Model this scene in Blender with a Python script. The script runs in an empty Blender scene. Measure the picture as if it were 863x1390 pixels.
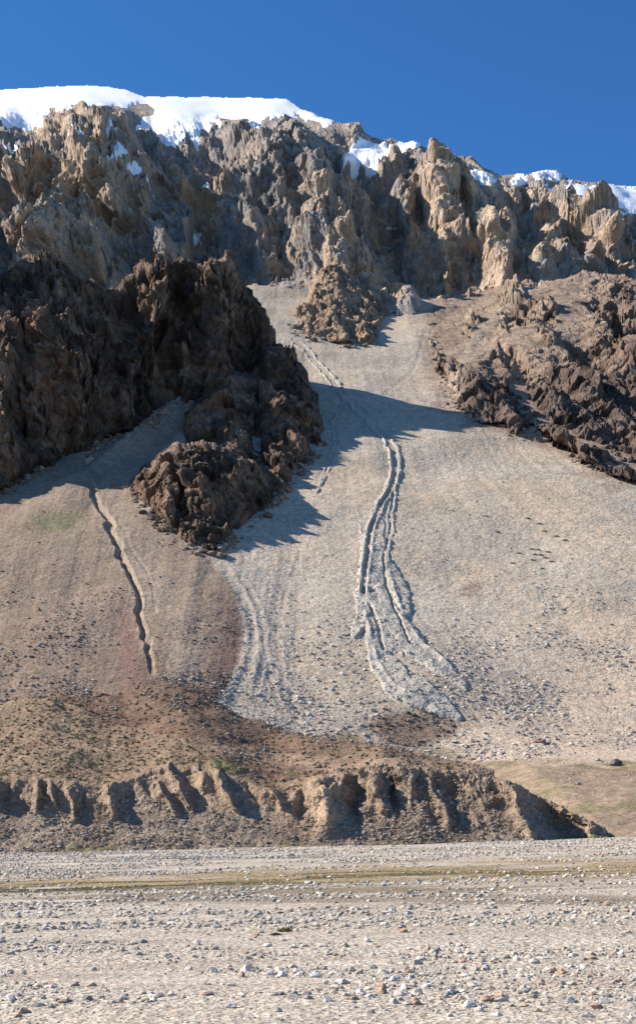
import bpy, math, time
import numpy as np
T0 = time.time()
rng = np.random.default_rng(7)
f32 = np.float32
# ------------------------------------------------------------------ camera geometry
F, CX, YH, H = 1800.0, 431.5, 1120.0, 6.0
Q = 1.0          # grid density factor (bigger = coarser)

def pt(X, Y, d):
    X, Y, d = np.broadcast_arrays(X, Y, d)
    return np.stack([(X - CX) / F * d, d, H + (YH - Y) / F * d], -1)

# ------------------------------------------------------------------ noise
_perm = np.random.default_rng(11).permutation(256).astype(np.int32)
_perm = np.concatenate([_perm, _perm, _perm])
_g = np.random.default_rng(5).normal(size=(256, 3)); _g /= np.linalg.norm(_g, axis=1)[:, None]
_g = _g.astype(f32)

def perlin(P):
    P = P.reshape(-1, 3)
    out = np.empty(len(P), f32)
    for a in range(0, len(P), 200000):
        p = P[a:a + 200000]
        i = np.floor(p).astype(np.int32); fr = (p - i).astype(f32); i &= 255
        u = fr * fr * fr * (fr * (fr * 6 - 15) + 10)
        r = np.zeros(len(p), f32)
        for dx in (0, 1):
            A = _perm[i[:, 0] + dx]; wx = u[:, 0] if dx else 1 - u[:, 0]
            for dy in (0, 1):
                B = _perm[A + i[:, 1] + dy]; wy = u[:, 1] if dy else 1 - u[:, 1]
                for dz in (0, 1):
                    g = _g[_perm[B + i[:, 2] + dz]]; wz = u[:, 2] if dz else 1 - u[:, 2]
                    r += wx * wy * wz * ((fr[:, 0] - dx) * g[:, 0] + (fr[:, 1] - dy) * g[:, 1] + (fr[:, 2] - dz) * g[:, 2])
        out[a:a + 200000] = r
    return out * 1.5

def fbm(P, wl, octv=5, gain=.5, lac=2.03, off=0.):
    sh = P.shape[:-1]; P = P.reshape(-1, 3).astype(f32) / wl + off
    r = 0; a = 1.
    for k in range(octv):
        r = r + a * perlin(P); a *= gain; P = P * lac + 17.3
    return r.reshape(sh)

def ridged(P, wl, octv=6, gain=.55, lac=2.07, off=0., pw=2.):
    sh = P.shape[:-1]; P = P.reshape(-1, 3).astype(f32) / wl + off
    r = 0; a = 1.; w = 1.
    for k in range(octv):
        n = 1 - np.abs(perlin(P)) * 1.6; n = np.clip(n, 0, 1) ** pw
        r = r + a * n * w; w = np.clip(n * 1.6, 0, 1); a *= gain; P = P * lac + 9.1
    return r.reshape(sh)

_vr = np.random.default_rng(3).random((256, 7)).astype(f32)
def facets(P, wl, tilt=1.0, off=0.):
    """blocky rock: every Voronoi cell has its own plane; returns displacement in units of wl, and edge distance"""
    sh = P.shape[:-1]; P = P.reshape(-1, 3).astype(f32) / wl + off
    D = np.empty(len(P), f32); E = np.empty(len(P), f32)
    for a in range(0, len(P), 200000):
        p = P[a:a + 200000]; i = np.floor(p).astype(np.int32); fr = (p - i).astype(f32)
        f1 = np.full(len(p), 9., f32); f2 = f1.copy(); val = np.zeros(len(p), f32)
        for dx in (-1, 0, 1):
            A = _perm[(i[:, 0] + dx) & 255]
            for dy in (-1, 0, 1):
                B = _perm[A + ((i[:, 1] + dy) & 255)]
                for dz in (-1, 0, 1):
                    r = _vr[_perm[B + ((i[:, 2] + dz) & 255)]]
                    qx = r[:, 0] + dx - fr[:, 0]; qy = r[:, 1] + dy - fr[:, 1]; qz = r[:, 2] + dz - fr[:, 2]
                    d = qx * qx + qy * qy + qz * qz
                    v = (r[:, 3] - .5) + tilt * (qx * (r[:, 4] - .5) + qy * (r[:, 5] - .5) + qz * (r[:, 6] - .5)) * 2
                    c = d < f1
                    f2 = np.where(c, f1, np.minimum(f2, d)); f1 = np.where(c, d, f1); val = np.where(c, v, val)
        D[a:a + 200000] = val; E[a:a + 200000] = np.sqrt(f2) - np.sqrt(f1)
    return D.reshape(sh), E.reshape(sh)

_wr = np.random.default_rng(17).random((256, 5)).astype(f32)
def wedges(x, z, wl, asp=2.0, seed=0):
    """buttresses: sharp-edged wedges with a pinnacle on top, V-shaped gullies between them; about -1 .. .5"""
    px = (x / wl + seed * 7.31).astype(f32); pz = (z / (wl * asp) + seed * 3.17).astype(f32)
    i = np.floor(px).astype(np.int32); j = np.floor(pz).astype(np.int32); fx = px - i; fz = pz - j
    best = np.full(px.shape, -9., f32)
    for di in (-1, 0, 1):
        A = _perm[(i + di + seed * 13) & 255]
        for dj in (-1, 0, 1, 2):
            r = _wr[_perm[A + ((j + dj) & 255)]]
            dz = fz - dj - r[..., 1]; dx = fx - di - r[..., 0] + (r[..., 2] - .5) * .9 * dz
            sl = np.where(dx > 0, 1.1 + r[..., 3] * 1.3, 1.1 + r[..., 4] * 1.3)
            v = .5 * r[..., 3] + .35 * r[..., 4] - sl * np.abs(dx) - np.where(dz > 0, 1.9 * dz, -.42 * dz)
            best = np.maximum(best, v)
    return best + .1
def sm(a, b, x):
    t = np.clip((x - a) / (b - a), 0, 1); return t * t * (3 - 2 * t)

# ------------------------------------------------------------------ outlines, strokes, interpolation
def seg_dist(X, Y, pl):
    best = np.full(X.shape, 1e9, f32); tt = np.zeros(X.shape, f32); n = len(pl) - 1
    side = np.zeros(X.shape, f32)
    for k in range(n):
        (x0, y0), (x1, y1) = pl[k][:2], pl[k + 1][:2]
        dx, dy = x1 - x0, y1 - y0; L = dx * dx + dy * dy + 1e-9
        t = np.clip(((X - x0) * dx + (Y - y0) * dy) / L, 0, 1)
        d = np.hypot(X - x0 - t * dx, Y - y0 - t * dy)
        c = d < best
        best = np.where(c, d, best); tt = np.where(c, (k + t) / n, tt)
        side = np.where(c, np.sign((X - x0) * dy - (Y - y0) * dx), side)
    return best, tt, side

def poly_sd(X, Y, poly):
    inside = np.zeros(X.shape, bool); n = len(poly)
    for k in range(n):
        x0, y0 = poly[k]; x1, y1 = poly[(k + 1) % n]
        if y0 == y1: continue
        c = ((y0 > Y) != (y1 > Y)) & (X < (x1 - x0) * (Y - y0) / (y1 - y0) + x0)
        inside ^= c
    d, _, _ = seg_dist(X, Y, list(poly) + [poly[0]])
    return np.where(inside, d, -d)

def tps(ctrl):
    c = np.array(ctrl, float); n = len(c)
    def phi(r2): return r2 * np.log(r2 + 1e-6) * .5
    A = np.zeros((n + 3, n + 3)); xy = c[:, :2] / 100.
    r2 = ((xy[:, None] - xy[None]) ** 2).sum(-1)
    A[:n, :n] = phi(r2) + np.eye(n) * .02; A[:n, n] = 1; A[:n, n + 1:] = xy; A[n, :n] = 1; A[n + 1:, :n] = xy.T
    w = np.linalg.solve(A, np.concatenate([c[:, 2], [0, 0, 0]]))
    def ev(X, Y):
        x = X / 100.; y = Y / 100.
        r = w[n] + w[n + 1] * x + w[n + 2] * y
        for k in range(n):
            r = r + w[k] * phi((x - xy[k, 0]) ** 2 + (y - xy[k, 1]) ** 2)
        return r
    return ev

def axis(a, b, step, ina=0, inb=863, out=4.):
    """sample positions: dense between ina and inb, coarse outside"""
    r = []; x = a
    while x < b:
        r.append(x); dist = max(ina - x, x - inb, 0)
        x += step if dist <= 0 else min(step + dist * .03, out)
    r.append(b); return np.array(r)

def strokes_field(X, Y, strokes):
    """each stroke: polyline, width px, height m (towards the viewer), tapering at both ends"""
    r = np.zeros(X.shape, f32)
    for pl, wd, amp in strokes:
        x0 = min(p[0] for p in pl) - 3 * wd; x1 = max(p[0] for p in pl) + 3 * wd
        y0 = min(p[1] for p in pl) - 3 * wd; y1 = max(p[1] for p in pl) + 3 * wd
        m = (X > x0) & (X < x1) & (Y > y0) & (Y < y1)
        if not m.any(): continue
        d, t, s = seg_dist(X[m], Y[m], pl)
        r[m] += amp * np.exp(-(d / wd) ** 2) * (.35 + .65 * np.sin(np.clip(t, .02, .98) * math.pi) ** .5)
    return r

# ------------------------------------------------------------------ mesh building
def grid_normals(P):
    du = np.gradient(P, axis=1); dv = np.gradient(P, axis=0)
    n = np.cross(dv, du); n /= np.linalg.norm(n, axis=-1, keepdims=True) + 1e-9
    s = np.sign((n * (-P)).sum(-1, keepdims=True)); s[s == 0] = 1       # towards the camera side
    return n

def blur(A, r):
    if r < 1: return A
    for ax in (0, 1):
        pad = [(0, 0)] * A.ndim; pad[ax] = (r + 1, r)
        c = np.cumsum(np.pad(A, pad, mode='edge').astype(np.float64), axis=ax)
        k = 2 * r + 1; n = A.shape[ax]
        A = (np.take(c, range(k, k + n), axis=ax) - np.take(c, range(0, n), axis=ax)) / k
    return A

def make_mesh(name, V, Fc, mat, col=None, smooth=False, parent=None, props=None, extra=None):
    me = bpy.data.meshes.new(name)
    V = np.asarray(V, f32); Fc = np.asarray(Fc, np.int32); k = Fc.shape[1]
    me.vertices.add(len(V)); me.vertices.foreach_set('co', V.ravel())
    me.loops.add(Fc.size); me.loops.foreach_set('vertex_index', Fc.ravel())
    me.polygons.add(len(Fc)); me.polygons.foreach_set('loop_start', np.arange(0, Fc.size, k, dtype=np.int32))
    me.polygons.foreach_set('loop_total', np.full(len(Fc), k, np.int32))
    me.polygons.foreach_set('use_smooth', np.full(len(Fc), smooth, bool))
    if col is not None:
        ca = me.color_attributes.new('Col', 'FLOAT_COLOR', 'POINT')
        c = np.ones((len(V), 4), f32); c[:, :3] = np.clip(col, 0, 1); ca.data.foreach_set('color', c.ravel())
    me.update(calc_edges=True)
    me.materials.append(mat)
    o = bpy.data.objects.new(name, me); bpy.context.scene.collection.objects.link(o)
    if parent: o.parent = parent
    for kk, vv in (props or {}).items(): o[kk] = vv
    return o

def grid_faces(mask, shape):
    nr, nc = shape
    idx = np.arange(nr * nc).reshape(nr, nc)
    ok = mask[:-1, :-1] & mask[1:, :-1] & mask[1:, 1:] & mask[:-1, 1:]
    q = np.stack([idx[:-1, :-1], idx[1:, :-1], idx[1:, 1:], idx[:-1, 1:]], -1)[ok]
    used = np.unique(q); remap = np.full(nr * nc, -1, np.int64); remap[used] = np.arange(len(used))
    return remap[q], used

def grid_mesh(name, P, col, mask, mat, props, smooth=False, skirt=None):
    q, used = grid_faces(mask, mask.shape)
    V = P.reshape(-1, 3)[used]; c = col.reshape(-1, 3)[used]
    if skirt is not None:                     # close the body behind: its open rim runs back and down into the hill
        e = np.concatenate([q[:, [0, 1]], q[:, [1, 2]], q[:, [2, 3]], q[:, [3, 0]]])
        key = np.sort(e, 1); key = key[:, 0] * len(V) + key[:, 1]
        _, inv, cnt = np.unique(key, return_inverse=True, return_counts=True)
        e = e[cnt[inv] == 1]; rim = np.unique(e); mp = np.full(len(V), -1, np.int64); mp[rim] = np.arange(len(rim)) + len(V)
        V = np.concatenate([V, V[rim] + np.array(skirt)]); c = np.concatenate([c, c[rim]])
        q = np.concatenate([q, np.stack([e[:, 1], e[:, 0], mp[e[:, 0]], mp[e[:, 1]]], -1)])
    return make_mesh(name, V, q, mat, c, smooth, None, props)

# ------------------------------------------------------------------ materials
def new_mat(name):
    m = bpy.data.materials.new(name); m.use_nodes = True
    nt = m.node_tree; b = nt.nodes['Principled BSDF']; b.inputs['Roughness'].default_value = .95
    b.inputs['Specular IOR Level'].default_value = .15
    return m, nt, b

def node(nt, typ, **kw):
    n = nt.nodes.new(typ)
    for k, v in kw.items():
        if k in n.inputs.keys(): n.inputs[k].default_value = v
        else: setattr(n, k, v)
    return n

def ground_mat(name, layers, bumps, attr=True, base=(.3, .3, .3), rough=.95, spec=.15, speck=None):
    """base colour (vertex attribute or constant) x noise layers (scale m, amount), bump layers (kind, wavelength m, height m)"""
    m, nt, b = new_mat(name); L = nt.links
    b.inputs['Roughness'].default_value = rough; b.inputs['Specular IOR Level'].default_value = spec
    geo = node(nt, 'ShaderNodeNewGeometry')
    if attr:
        c = node(nt, 'ShaderNodeAttribute', attribute_name='Col').outputs['Color']
    else:
        r_ = node(nt, 'ShaderNodeRGB'); r_.outputs[0].default_value = (*base, 1); c = r_.outputs[0]
    for (wl, lo, hi, det) in layers:
        n = node(nt, 'ShaderNodeTexNoise', Scale=1. / wl, Detail=det, Roughness=.65)
        L.new(geo.outputs['Position'], n.inputs['Vector'])
        mr = node(nt, 'ShaderNodeMapRange'); mr.inputs['From Min'].default_value = .3; mr.inputs['From Max'].default_value = .7
        mr.inputs['To Min'].default_value = lo; mr.inputs['To Max'].default_value = hi
        L.new(n.outputs['Fac'], mr.inputs['Value'])
        mx = node(nt, 'ShaderNodeVectorMath', operation='SCALE'); L.new(c, mx.inputs[0]); L.new(mr.outputs[0], mx.inputs['Scale'])
        c = mx.outputs[0]
    if speck:                                  # single stones of other colours, sized in metres
        for (wl, amt, warm) in speck:
            v = node(nt, 'ShaderNodeTexVoronoi', Scale=1. / wl); L.new(geo.outputs['Position'], v.inputs['Vector'])
            sp = node(nt, 'ShaderNodeSeparateColor'); L.new(v.outputs['Color'], sp.inputs[0])
            mr = node(nt, 'ShaderNodeMapRange'); mr.inputs['To Min'].default_value = 1 - amt; mr.inputs['To Max'].default_value = 1 + amt
            L.new(sp.outputs[0], mr.inputs['Value'])
            mx = node(nt, 'ShaderNodeVectorMath', operation='SCALE'); L.new(c, mx.inputs[0]); L.new(mr.outputs[0], mx.inputs['Scale'])
            mr2 = node(nt, 'ShaderNodeMapRange'); mr2.inputs['From Min'].default_value = .6; mr2.inputs['To Max'].default_value = warm
            L.new(sp.outputs[1], mr2.inputs['Value'])
            mm = node(nt, 'ShaderNodeMix', data_type='RGBA', blend_type='MULTIPLY'); mm.inputs['B'].default_value = (1.1, .82, .66, 1)
            L.new(mr2.outputs[0], mm.inputs['Factor']); L.new(mx.outputs[0], mm.inputs['A']); c = mm.outputs['Result']
    L.new(c, b.inputs['Base Color'])
    prev = None
    for (kind, wl, h) in bumps:
        if kind == 'v':
            t = node(nt, 'ShaderNodeTexVoronoi', Scale=1. / wl); o = t.outputs['Distance']
        else:
            t = node(nt, 'ShaderNodeTexNoise', Scale=1. / wl, Detail=6., Roughness=.7); o = t.outputs['Fac']
        L.new(geo.outputs['Position'], t.inputs['Vector'])
        bp = node(nt, 'ShaderNodeBump', Distance=h, Strength=1.); L.new(o, bp.inputs['Height'])
        if prev: L.new(prev, bp.inputs['Normal'])
        prev = bp.outputs[0]
    if prev: L.new(prev, b.inputs['Normal'])
    return m

M_cliff = ground_mat('cliff_rock', [(60, .8, 1.2, 4), (7, .72, 1.28, 4), (1.5, .8, 1.2, 2)], [('n', 12, 2.6), ('n', 3., 1.1)])
M_dark = ground_mat('dark_rock', [(40, .75, 1.3, 4), (5, .65, 1.4, 4), (1.2, .75, 1.25, 2)], [('n', 8, 1.8), ('n', 2., .8)])
M_scree = ground_mat('scree_gravel', [(90, .9, 1.1, 4), (12, .93, 1.07, 4), (1.2, .85, 1.15, 3)], [('v', 2.8, .3), ('v', 1.2, .2), ('n', 18, .4)], speck=[(3.6, .1, .25), (1.6, .2, .3)])
M_debris = ground_mat('debris_gravel', [(20, .9, 1.1, 4), (1.5, .85, 1.15, 3)], [('v', 1.6, .35), ('n', 6, .8)], speck=[(1.2, .14, .1)])
M_bank = ground_mat('bank_earth', [(25, .85, 1.15, 4), (3, .85, 1.15, 4), (.5, .8, 1.2, 3)], [('v', .9, .16), ('v', .4, .12), ('n', 3, .35)], speck=[(.8, .2, .3), (.4, .2, .3)])
M_bed = ground_mat('river_bed_gravel', [(30, .9, 1.1, 4), (2, .9, 1.1, 4), (.25, .8, 1.2, 3)], [('v', .3, .09), ('v', .12, .04), ('n', 1.2, .1)], speck=[(.35, .2, .22), (.14, .25, .25)])
M_snow = ground_mat('snow', [(15, .96, 1.03, 4)], [('n', 20, 1.2), ('n', 3, .25)], attr=False, base=(.82, .84, .88), rough=.7, spec=.3)
M_stone = ground_mat('stone', [(.5, .8, 1.2, 4)], [('n', .25, .04)])
M_block = ground_mat('block_rock', [(2, .8, 1.2, 4)], [('n', 1., .2)])
M_plant = ground_mat('dry_cushion_plant', [(.3, .6, 1.4, 3)], [], rough=.9)
M_grass = ground_mat('short_grass', [(2, .7, 1.3, 3)], [], rough=.9)
m, nt, b = new_mat('stream_water')
b.inputs['Base Color'].default_value = (.16, .2, .19, 1); b.inputs['Roughness'].default_value = .05; b.inputs['Specular IOR Level'].default_value = .5
g_ = node(nt, 'ShaderNodeNewGeometry'); n_ = node(nt, 'ShaderNodeTexNoise', Scale=1.2, Detail=4.); bp = node(nt, 'ShaderNodeBump', Distance=.08, Strength=1.)
nt.links.new(g_.outputs['Position'], n_.inputs['Vector']); nt.links.new(n_.outputs['Fac'], bp.inputs['Height']); nt.links.new(bp.outputs[0], b.inputs['Normal'])
M_water = m

def C(*v): return np.array(v, f32)
def mix(A, B, t): return A * (1 - t[..., None]) + B * t[..., None]

# ------------------------------------------------------------------ scree height field (union of debris cones)
TILT = .026
def plane_z(x): return TILT * 400 * np.tanh(np.asarray(x, float) / 400)
def gd(X, Y): return H / ((Y - YH) / F + TILT * (X - CX) / F)      # distance of the river plain under a sight line
def gY(x, d): return YH + (H - plane_z(x)) * F / d
def W(X, Y, d): return pt(np.float64(X), np.float64(Y), np.float64(d))
CONES = [  # two ends of the source, slope, concavity
    (W(345, 382, 1600), W(418, 392, 1600), .655, 2.2e-5),
    (W(418, 392, 1600), W(600, 400, 1600), .655, 2.2e-5),
    (W(600, 395, 1610), W(1000, 500, 1500), .655, 2.2e-5),
    (W(115, 632, 1000), W(118, 632, 1000), .66, 0.),
    (W(115, 632, 1000), W(268, 512, 1150), .86, 0.),
    (W(-150, 610, 1000), W(-60, 655, 985), .66, 0.),
    (W(1000, 500, 1500), W(1300, 560, 1500), .655, 2.2e-5),
]
def scree_z(x, y):
    z = np.full(np.shape(x), -50., float)
    for a, b, t, c in CONES:
        dx, dy = b[0] - a[0], b[1] - a[1]; L = dx * dx + dy * dy
        s = np.clip(((x - a[0]) * dx + (y - a[1]) * dy) / L, 0, 1)
        r = np.hypot(x - a[0] - s * dx, y - a[1] - s * dy)
        zc = a[2] + s * (b[2] - a[2]) - t * r + c * r * r
        z = np.maximum(z, zc)
    y0 = np.interp(x, [-300, -90, 0, 60, 92, 300], [430, 435, 455, 445, 403, 405])
    zt = plane_z(x) + np.where(y > y0, .165, 1.2) * (y - y0)
    k = 6.; hgt = np.maximum(z, zt); z = hgt + np.log(np.exp((z - hgt) / k) + np.exp((zt - hgt) / k)) * k - k * .1
    return z

gx = np.arange(-760, 1300, 3.); gy = np.arange(366, 1142, 2.)
GX, GY = np.meshgrid(gx, gy)
u = (GX - CX) / F; v = (YH - GY) / F
D = np.full(GX.shape, np.nan); lo = np.full(GX.shape, 380.)
step = 12.
done = np.zeros(GX.shape, bool); d = 392.
while d < 1760:
    below = (H + v * d) < scree_z(u * d, np.full(GX.shape, d))
    new = below & ~done; D[new] = d; done |= below; d += step
hit = done.copy()
a_ = D[hit] - step; b_ = D[hit]; uu = u[hit]; vv = v[hit]
for _ in range(12):
    m_ = .5 * (a_ + b_); bl = (H + vv * m_) < scree_z(uu * m_, m_)
    b_ = np.where(bl, m_, b_); a_ = np.where(bl, a_, m_)
D[hit] = b_
D[~hit] = 9999.
def scree_d(X, Y):
    xi = np.clip((X - gx[0]) / 3., 0, len(gx) - 1.001); yi = np.clip((Y - gy[0]) / 2., 0, len(gy) - 1.001)
    i = xi.astype(int); j = yi.astype(int); fx = xi - i; fy = yi - j
    g = lambda jj, ii: D[jj, ii]
    a, b, c, e = g(j, i), g(j, i + 1), g(j + 1, i), g(j + 1, i + 1)
    bad = (a > 9000) | (b > 9000) | (c > 9000) | (e > 9000)
    r = 1 / ((1 - fy) * ((1 - fx) / a + fx / b) + fy * ((1 - fx) / c + fx / e))
    return np.where(bad, 9999., r)
print('scree solved', round(time.time() - T0, 1))

# ------------------------------------------------------------------ scree slope mesh
GREY, TAN = C(.30, .265, .235), C(.36, .29, .225)
xs = axis(-520, 1280, 1.25 * Q); ys = np.arange(368, 1140, 1.3 * Q)
X, Y = np.meshgrid(xs, ys)
d0 = scree_d(X, Y); ok = d0 < 9000; d0 = np.where(ok, d0, 1700)
P = pt(X, Y, d0); N = grid_normals(P); N = blur(N, 3); N /= np.linalg.norm(N, axis=-1, keepdims=True) + 1e-9
leftfan = sm(0, 12, poly_sd(X, Y, [(-600, 600), (60, 612), (150, 580), (250, 495), (310, 495), (290, 560), (230, 610), (190, 660), (200, 690), (290, 752), (325, 800), (337, 850), (330, 900), (305, 950), (200, 990), (-600, 1000)]))
rill_P = np.stack([X * 1.0 + (Y - 450) * np.interp(X, [0, 400, 863], [.25, .1, -.9]), np.full(X.shape, 3.), Y * .12], -1)
rills = fbm(rill_P, 26., 4)
disp = rills * .5 + fbm(P, 90, 4, gain=.4) * 3.0 + fbm(P, 6, 3) * .22
# eroded gullies: (line, half width px, depth m, rim m)
def wob(pl, n=9, amp=1.4, seed=0):
    r = np.random.default_rng(seed); out = []
    for k in range(len(pl) - 1):
        for t in np.linspace(0, 1, n, endpoint=False):
            out.append((pl[k][0] * (1 - t) + pl[k + 1][0] * t + r.normal() * amp, pl[k][1] * (1 - t) + pl[k + 1][1] * t + r.normal() * amp))
    out.append(pl[-1]); return out
GULLIES = [
    (wob([(122, 655), (132, 680), (148, 705), (158, 740), (172, 765), (186, 800), (190, 835), (200, 870), (208, 918)], 5, 2.4, 1), 3.6, 3.6, .9),
    (wob([(160, 710), (180, 745), (200, 775), (210, 810), (212, 835)], 4, 1.2, 2), 2.2, 1.4, .6),
    (wob([(300, 765), (322, 795), (338, 830), (345, 870), (338, 905), (325, 940)], 4, 1.5, 3), 5., 2.2, 1.4),
    (wob([(318, 765), (345, 805), (358, 850), (356, 900), (345, 950)], 4, 2, 4), 3.5, 1.4, 1.2),
    (wob([(345, 830), (372, 870), (385, 915), (400, 960), (425, 990)], 4, 2.2, 14), 3.5, 1.2, .9),
    (wob([(355, 820), (362, 890), (372, 940), (395, 985)], 4, 2, 5), 3., 1.2, 1.),
    (wob([(400, 560), (385, 600), (350, 700), (320, 750)], 4, 2, 6), 3., 1.0, .8),
    (wob([(455, 600), (430, 680), (400, 780), (372, 870)], 4, 2, 7), 3., .5, .5),
    (wob([(590, 425), (560, 500), (520, 540)], 5, 1, 8), 2.5, 1.2, .8),
    (wob([(410, 470), (520, 520), (680, 590), (863, 690), (1000, 770)], 6, 1, 9), 3.5, -1.5, 0),
    (wob([(600, 560), (730, 640), (863, 705)], 6, 2, 10), 3.5, -.8, 0),
    (wob([(560, 820), (590, 850), (615, 890)], 4, 2, 11), 5., 1.2, .6),
]
gul = np.zeros(X.shape, f32)
for pl, wd, dep, rim in GULLIES:
    x0 = min(p[0] for p in pl) - 30; x1 = max(p[0] for p in pl) + 30
    m_ = (X > x0) & (X < x1)
    dd, tt, _ = seg_dist(X[m_], Y[m_], pl)
    e = np.sin(np.clip(tt, 0, 1) * math.pi) ** .35
    disp[m_] += e * (-dep * (.8 if dep > 3 else .13) * np.exp(-(dd / wd) ** 4) + rim * .14 * np.exp(-((dd - wd * 1.7) / (wd * .7)) ** 2))
    gul[m_] = np.maximum(gul[m_], e * np.exp(-(dd / (wd * 1.9)) ** 2) * min(1, abs(dep) / 2))
P = P + N * disp[..., None]
n1 = fbm(P, 110, 5); n2 = fbm(P, 25, 4, off=4.); n3 = fbm(rill_P, 40, 4, off=7.)
col = mix(np.broadcast_to(C(.39, .345, .275), P.shape), C(.405, .335, .25), np.clip(.45 + n1 * .9 + n3 * .25, 0, 1))
# lower right is pinker and stonier, the strip beside the upper left channel greyer
col = mix(col, C(.40, .335, .262), sm(700, 1000, Y) * sm(420, 640, X) * .55)
col = mix(col, C(.36, .315, .265), .4 * sm(60, 0, np.abs(X - (300 + (Y - 450) * .12))) * sm(380, 480, Y))
lf = mix(np.broadcast_to(C(.235, .185, .14), P.shape), C(.195, .143, .108), np.clip(sm(720, 900, Y) * .7 + n2 * .5, 0, 1) * (.5 + .5 * sm(-.5, .5, n3 + n1)))
edge_red = sm(60, 5, np.abs(X - np.interp(Y, [740, 800, 850, 900, 950], [285, 318, 330, 322, 300])))
lf = mix(lf, C(.16, .10, .08), edge_red * sm(770, 850, Y) * .7)
lf = mix(lf, C(.17, .10, .085), sm(34, 4, np.abs(X - np.interp(Y, [780, 920], [160, 185]))) * sm(790, 860, Y) * .6)
lf = mix(lf, C(.15, .15, .085), np.clip(sm(60, 5, np.hypot((X - 80) * .8, (Y - 715) * 1.6)) * (.6 + n2), 0, .8))
lf = mix(lf, C(.27, .22, .17), sm(45, 0, np.abs(X - np.interp(Y, [650, 740, 850, 940], [150, 185, 240, 250]))) * .7)
col = mix(col, lf, leftfan)
col = mix(col, C(.30, .25, .19), gul * .7 * leftfan); col = mix(col, C(.35, .31, .255), gul * .5 * (1 - leftfan))
# brown patch and dark stony rise above the terrace
col = mix(col, C(.17, .12, .09), sm(26, 4, np.hypot((X - 640) * .8, (Y - 795) * 1.8) + n2 * 14) * .7)
col = mix(col, C(.15, .105, .08), sm(60, 18, np.hypot((X - 560) * .75, (Y - 985) * 1.9) + n2 * 20) * .85)
col = mix(col, C(.20, .15, .11), sm(40, 8, np.abs(X - 400)) * sm(930, 985, Y) * .0)
cfoot = [(590, 430), (585, 470), (600, 500), (606, 530), (640, 564), (700, 584), (745, 592), (800, 630), (863, 650), (1000, 720), (1250, 850)]
nearC = sm(26, 4, seg_dist(X, Y, cfoot)[0] + n2 * 30); insC = poly_sd(X, Y, cfoot + [(1250, 400), (650, 400)]) > 0
col = mix(col, C(.27, .205, .155), np.where(insC, 1., nearC * .75))
# grassy terrace at the foot, to the right
terr = sm(0, 14, Y - np.interp(X, [380, 520, 600, 700, 800, 863], [990, 1000, 1012, 1026, 1036, 1034]) + n2 * 16)
tc = mix(np.broadcast_to(C(.25, .195, .14), P.shape), C(.19, .165, .095), np.clip(.3 + n2 * 2.2 + n1, 0, 1))
tc = mix(tc, C(.29, .225, .16), sm(0, .5, fbm(P, 9, 4, off=77.)))
col = mix(col, tc, terr)
props = dict(kind='structure')
scree_hidden = poly_sd(X, Y, [(-600, 560), (0, 600), (90, 560), (250, 480), (300, 480), (350, 450), (345, 360), (-600, 360)]) > 30
sc = dict(P=P, X=X, Y=Y, N=N, leftfan=leftfan)
grid_mesh('scree_slope', P, col, ok & ~scree_hidden, M_scree, props, smooth=True)
print('scree mesh', P.shape, round(time.time() - T0, 1))

# ------------------------------------------------------------------ debris flow tongues on the scree
def debris(name, strokes, levees, cuts, props, cold):
    x0 = min(min(p[0] for p in s[0]) for s in strokes) - 25; x1 = max(max(p[0] for p in s[0]) for s in strokes) + 25
    y0 = min(min(p[1] for p in s[0]) for s in strokes) - 20; y1 = max(max(p[1] for p in s[0]) for s in strokes) + 20
    X, Y = np.meshgrid(np.arange(x0, x1, .7), np.arange(y0, y1, .9))
    d0 = scree_d(X, Y); Pb = pt(X, Y, d0)
    Nn = blur(grid_normals(Pb), 5); Nn /= np.linalg.norm(Nn, axis=-1, keepdims=True) + 1e-9
    rp = np.stack([X + (Y - 450) * np.interp(X, [0, 400, 863], [.25, .1, -.9]), np.full(X.shape, 3.), Y * .12], -1)
    under = fbm(rp, 26., 4) * .5 + fbm(Pb, 90, 4, gain=.4) * 3.0 + fbm(Pb, 6, 3) * .22
    nz = fbm(Pb, 14, 5, off=2., gain=.6) * 4.2
    T = np.full(X.shape, -3., f32)
    for pl, ws, th in strokes:
        dd, tt, _ = seg_dist(X, Y, pl)
        w = np.interp(tt, np.linspace(0, 1, len(ws)), ws)
        s = np.clip((w - dd - nz * np.clip(w / 13, .3, 1)) / 3.2, -1, 1)
        t = np.where(s > 0, th * .4 * np.sqrt(np.clip(1 - (1 - s) ** 2, 0, 1)), s * 3)
        T = np.maximum(T, t)
    for pl, wd, h in levees:
        dd, tt, _ = seg_dist(X, Y, pl); T = np.where(T > 0, T + h * np.exp(-(dd / wd) ** 2) * sm(0, .5, T) * .36 * (1 + fbm(Pb, 9, 3, off=8.) * 1.3), T)
    for pl, wd, h in cuts:
        dd, tt, _ = seg_dist(X, Y, pl); T = np.where(T > 0, T - .66 * h * np.exp(-(dd / wd) ** 4) * (.4 + .6 * np.sin(tt * math.pi) ** .4), T)
    T = T + (T > 0) * (fbm(Pb, 7, 4, off=5.) * .6 + fbm(Pb, 16, 3, off=6.) * .5)
    P = Pb + Nn * (under + T)[..., None]
    c = mix(np.broadcast_to(cold, P.shape), cold * .82, np.clip(.4 + fbm(Pb, 12, 3), 0, 1))
    o = grid_mesh(name, P, c, T > -1.2, M_debris, props, smooth=True)
    return dict(P=P, X=X, Y=Y, T=T)

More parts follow.
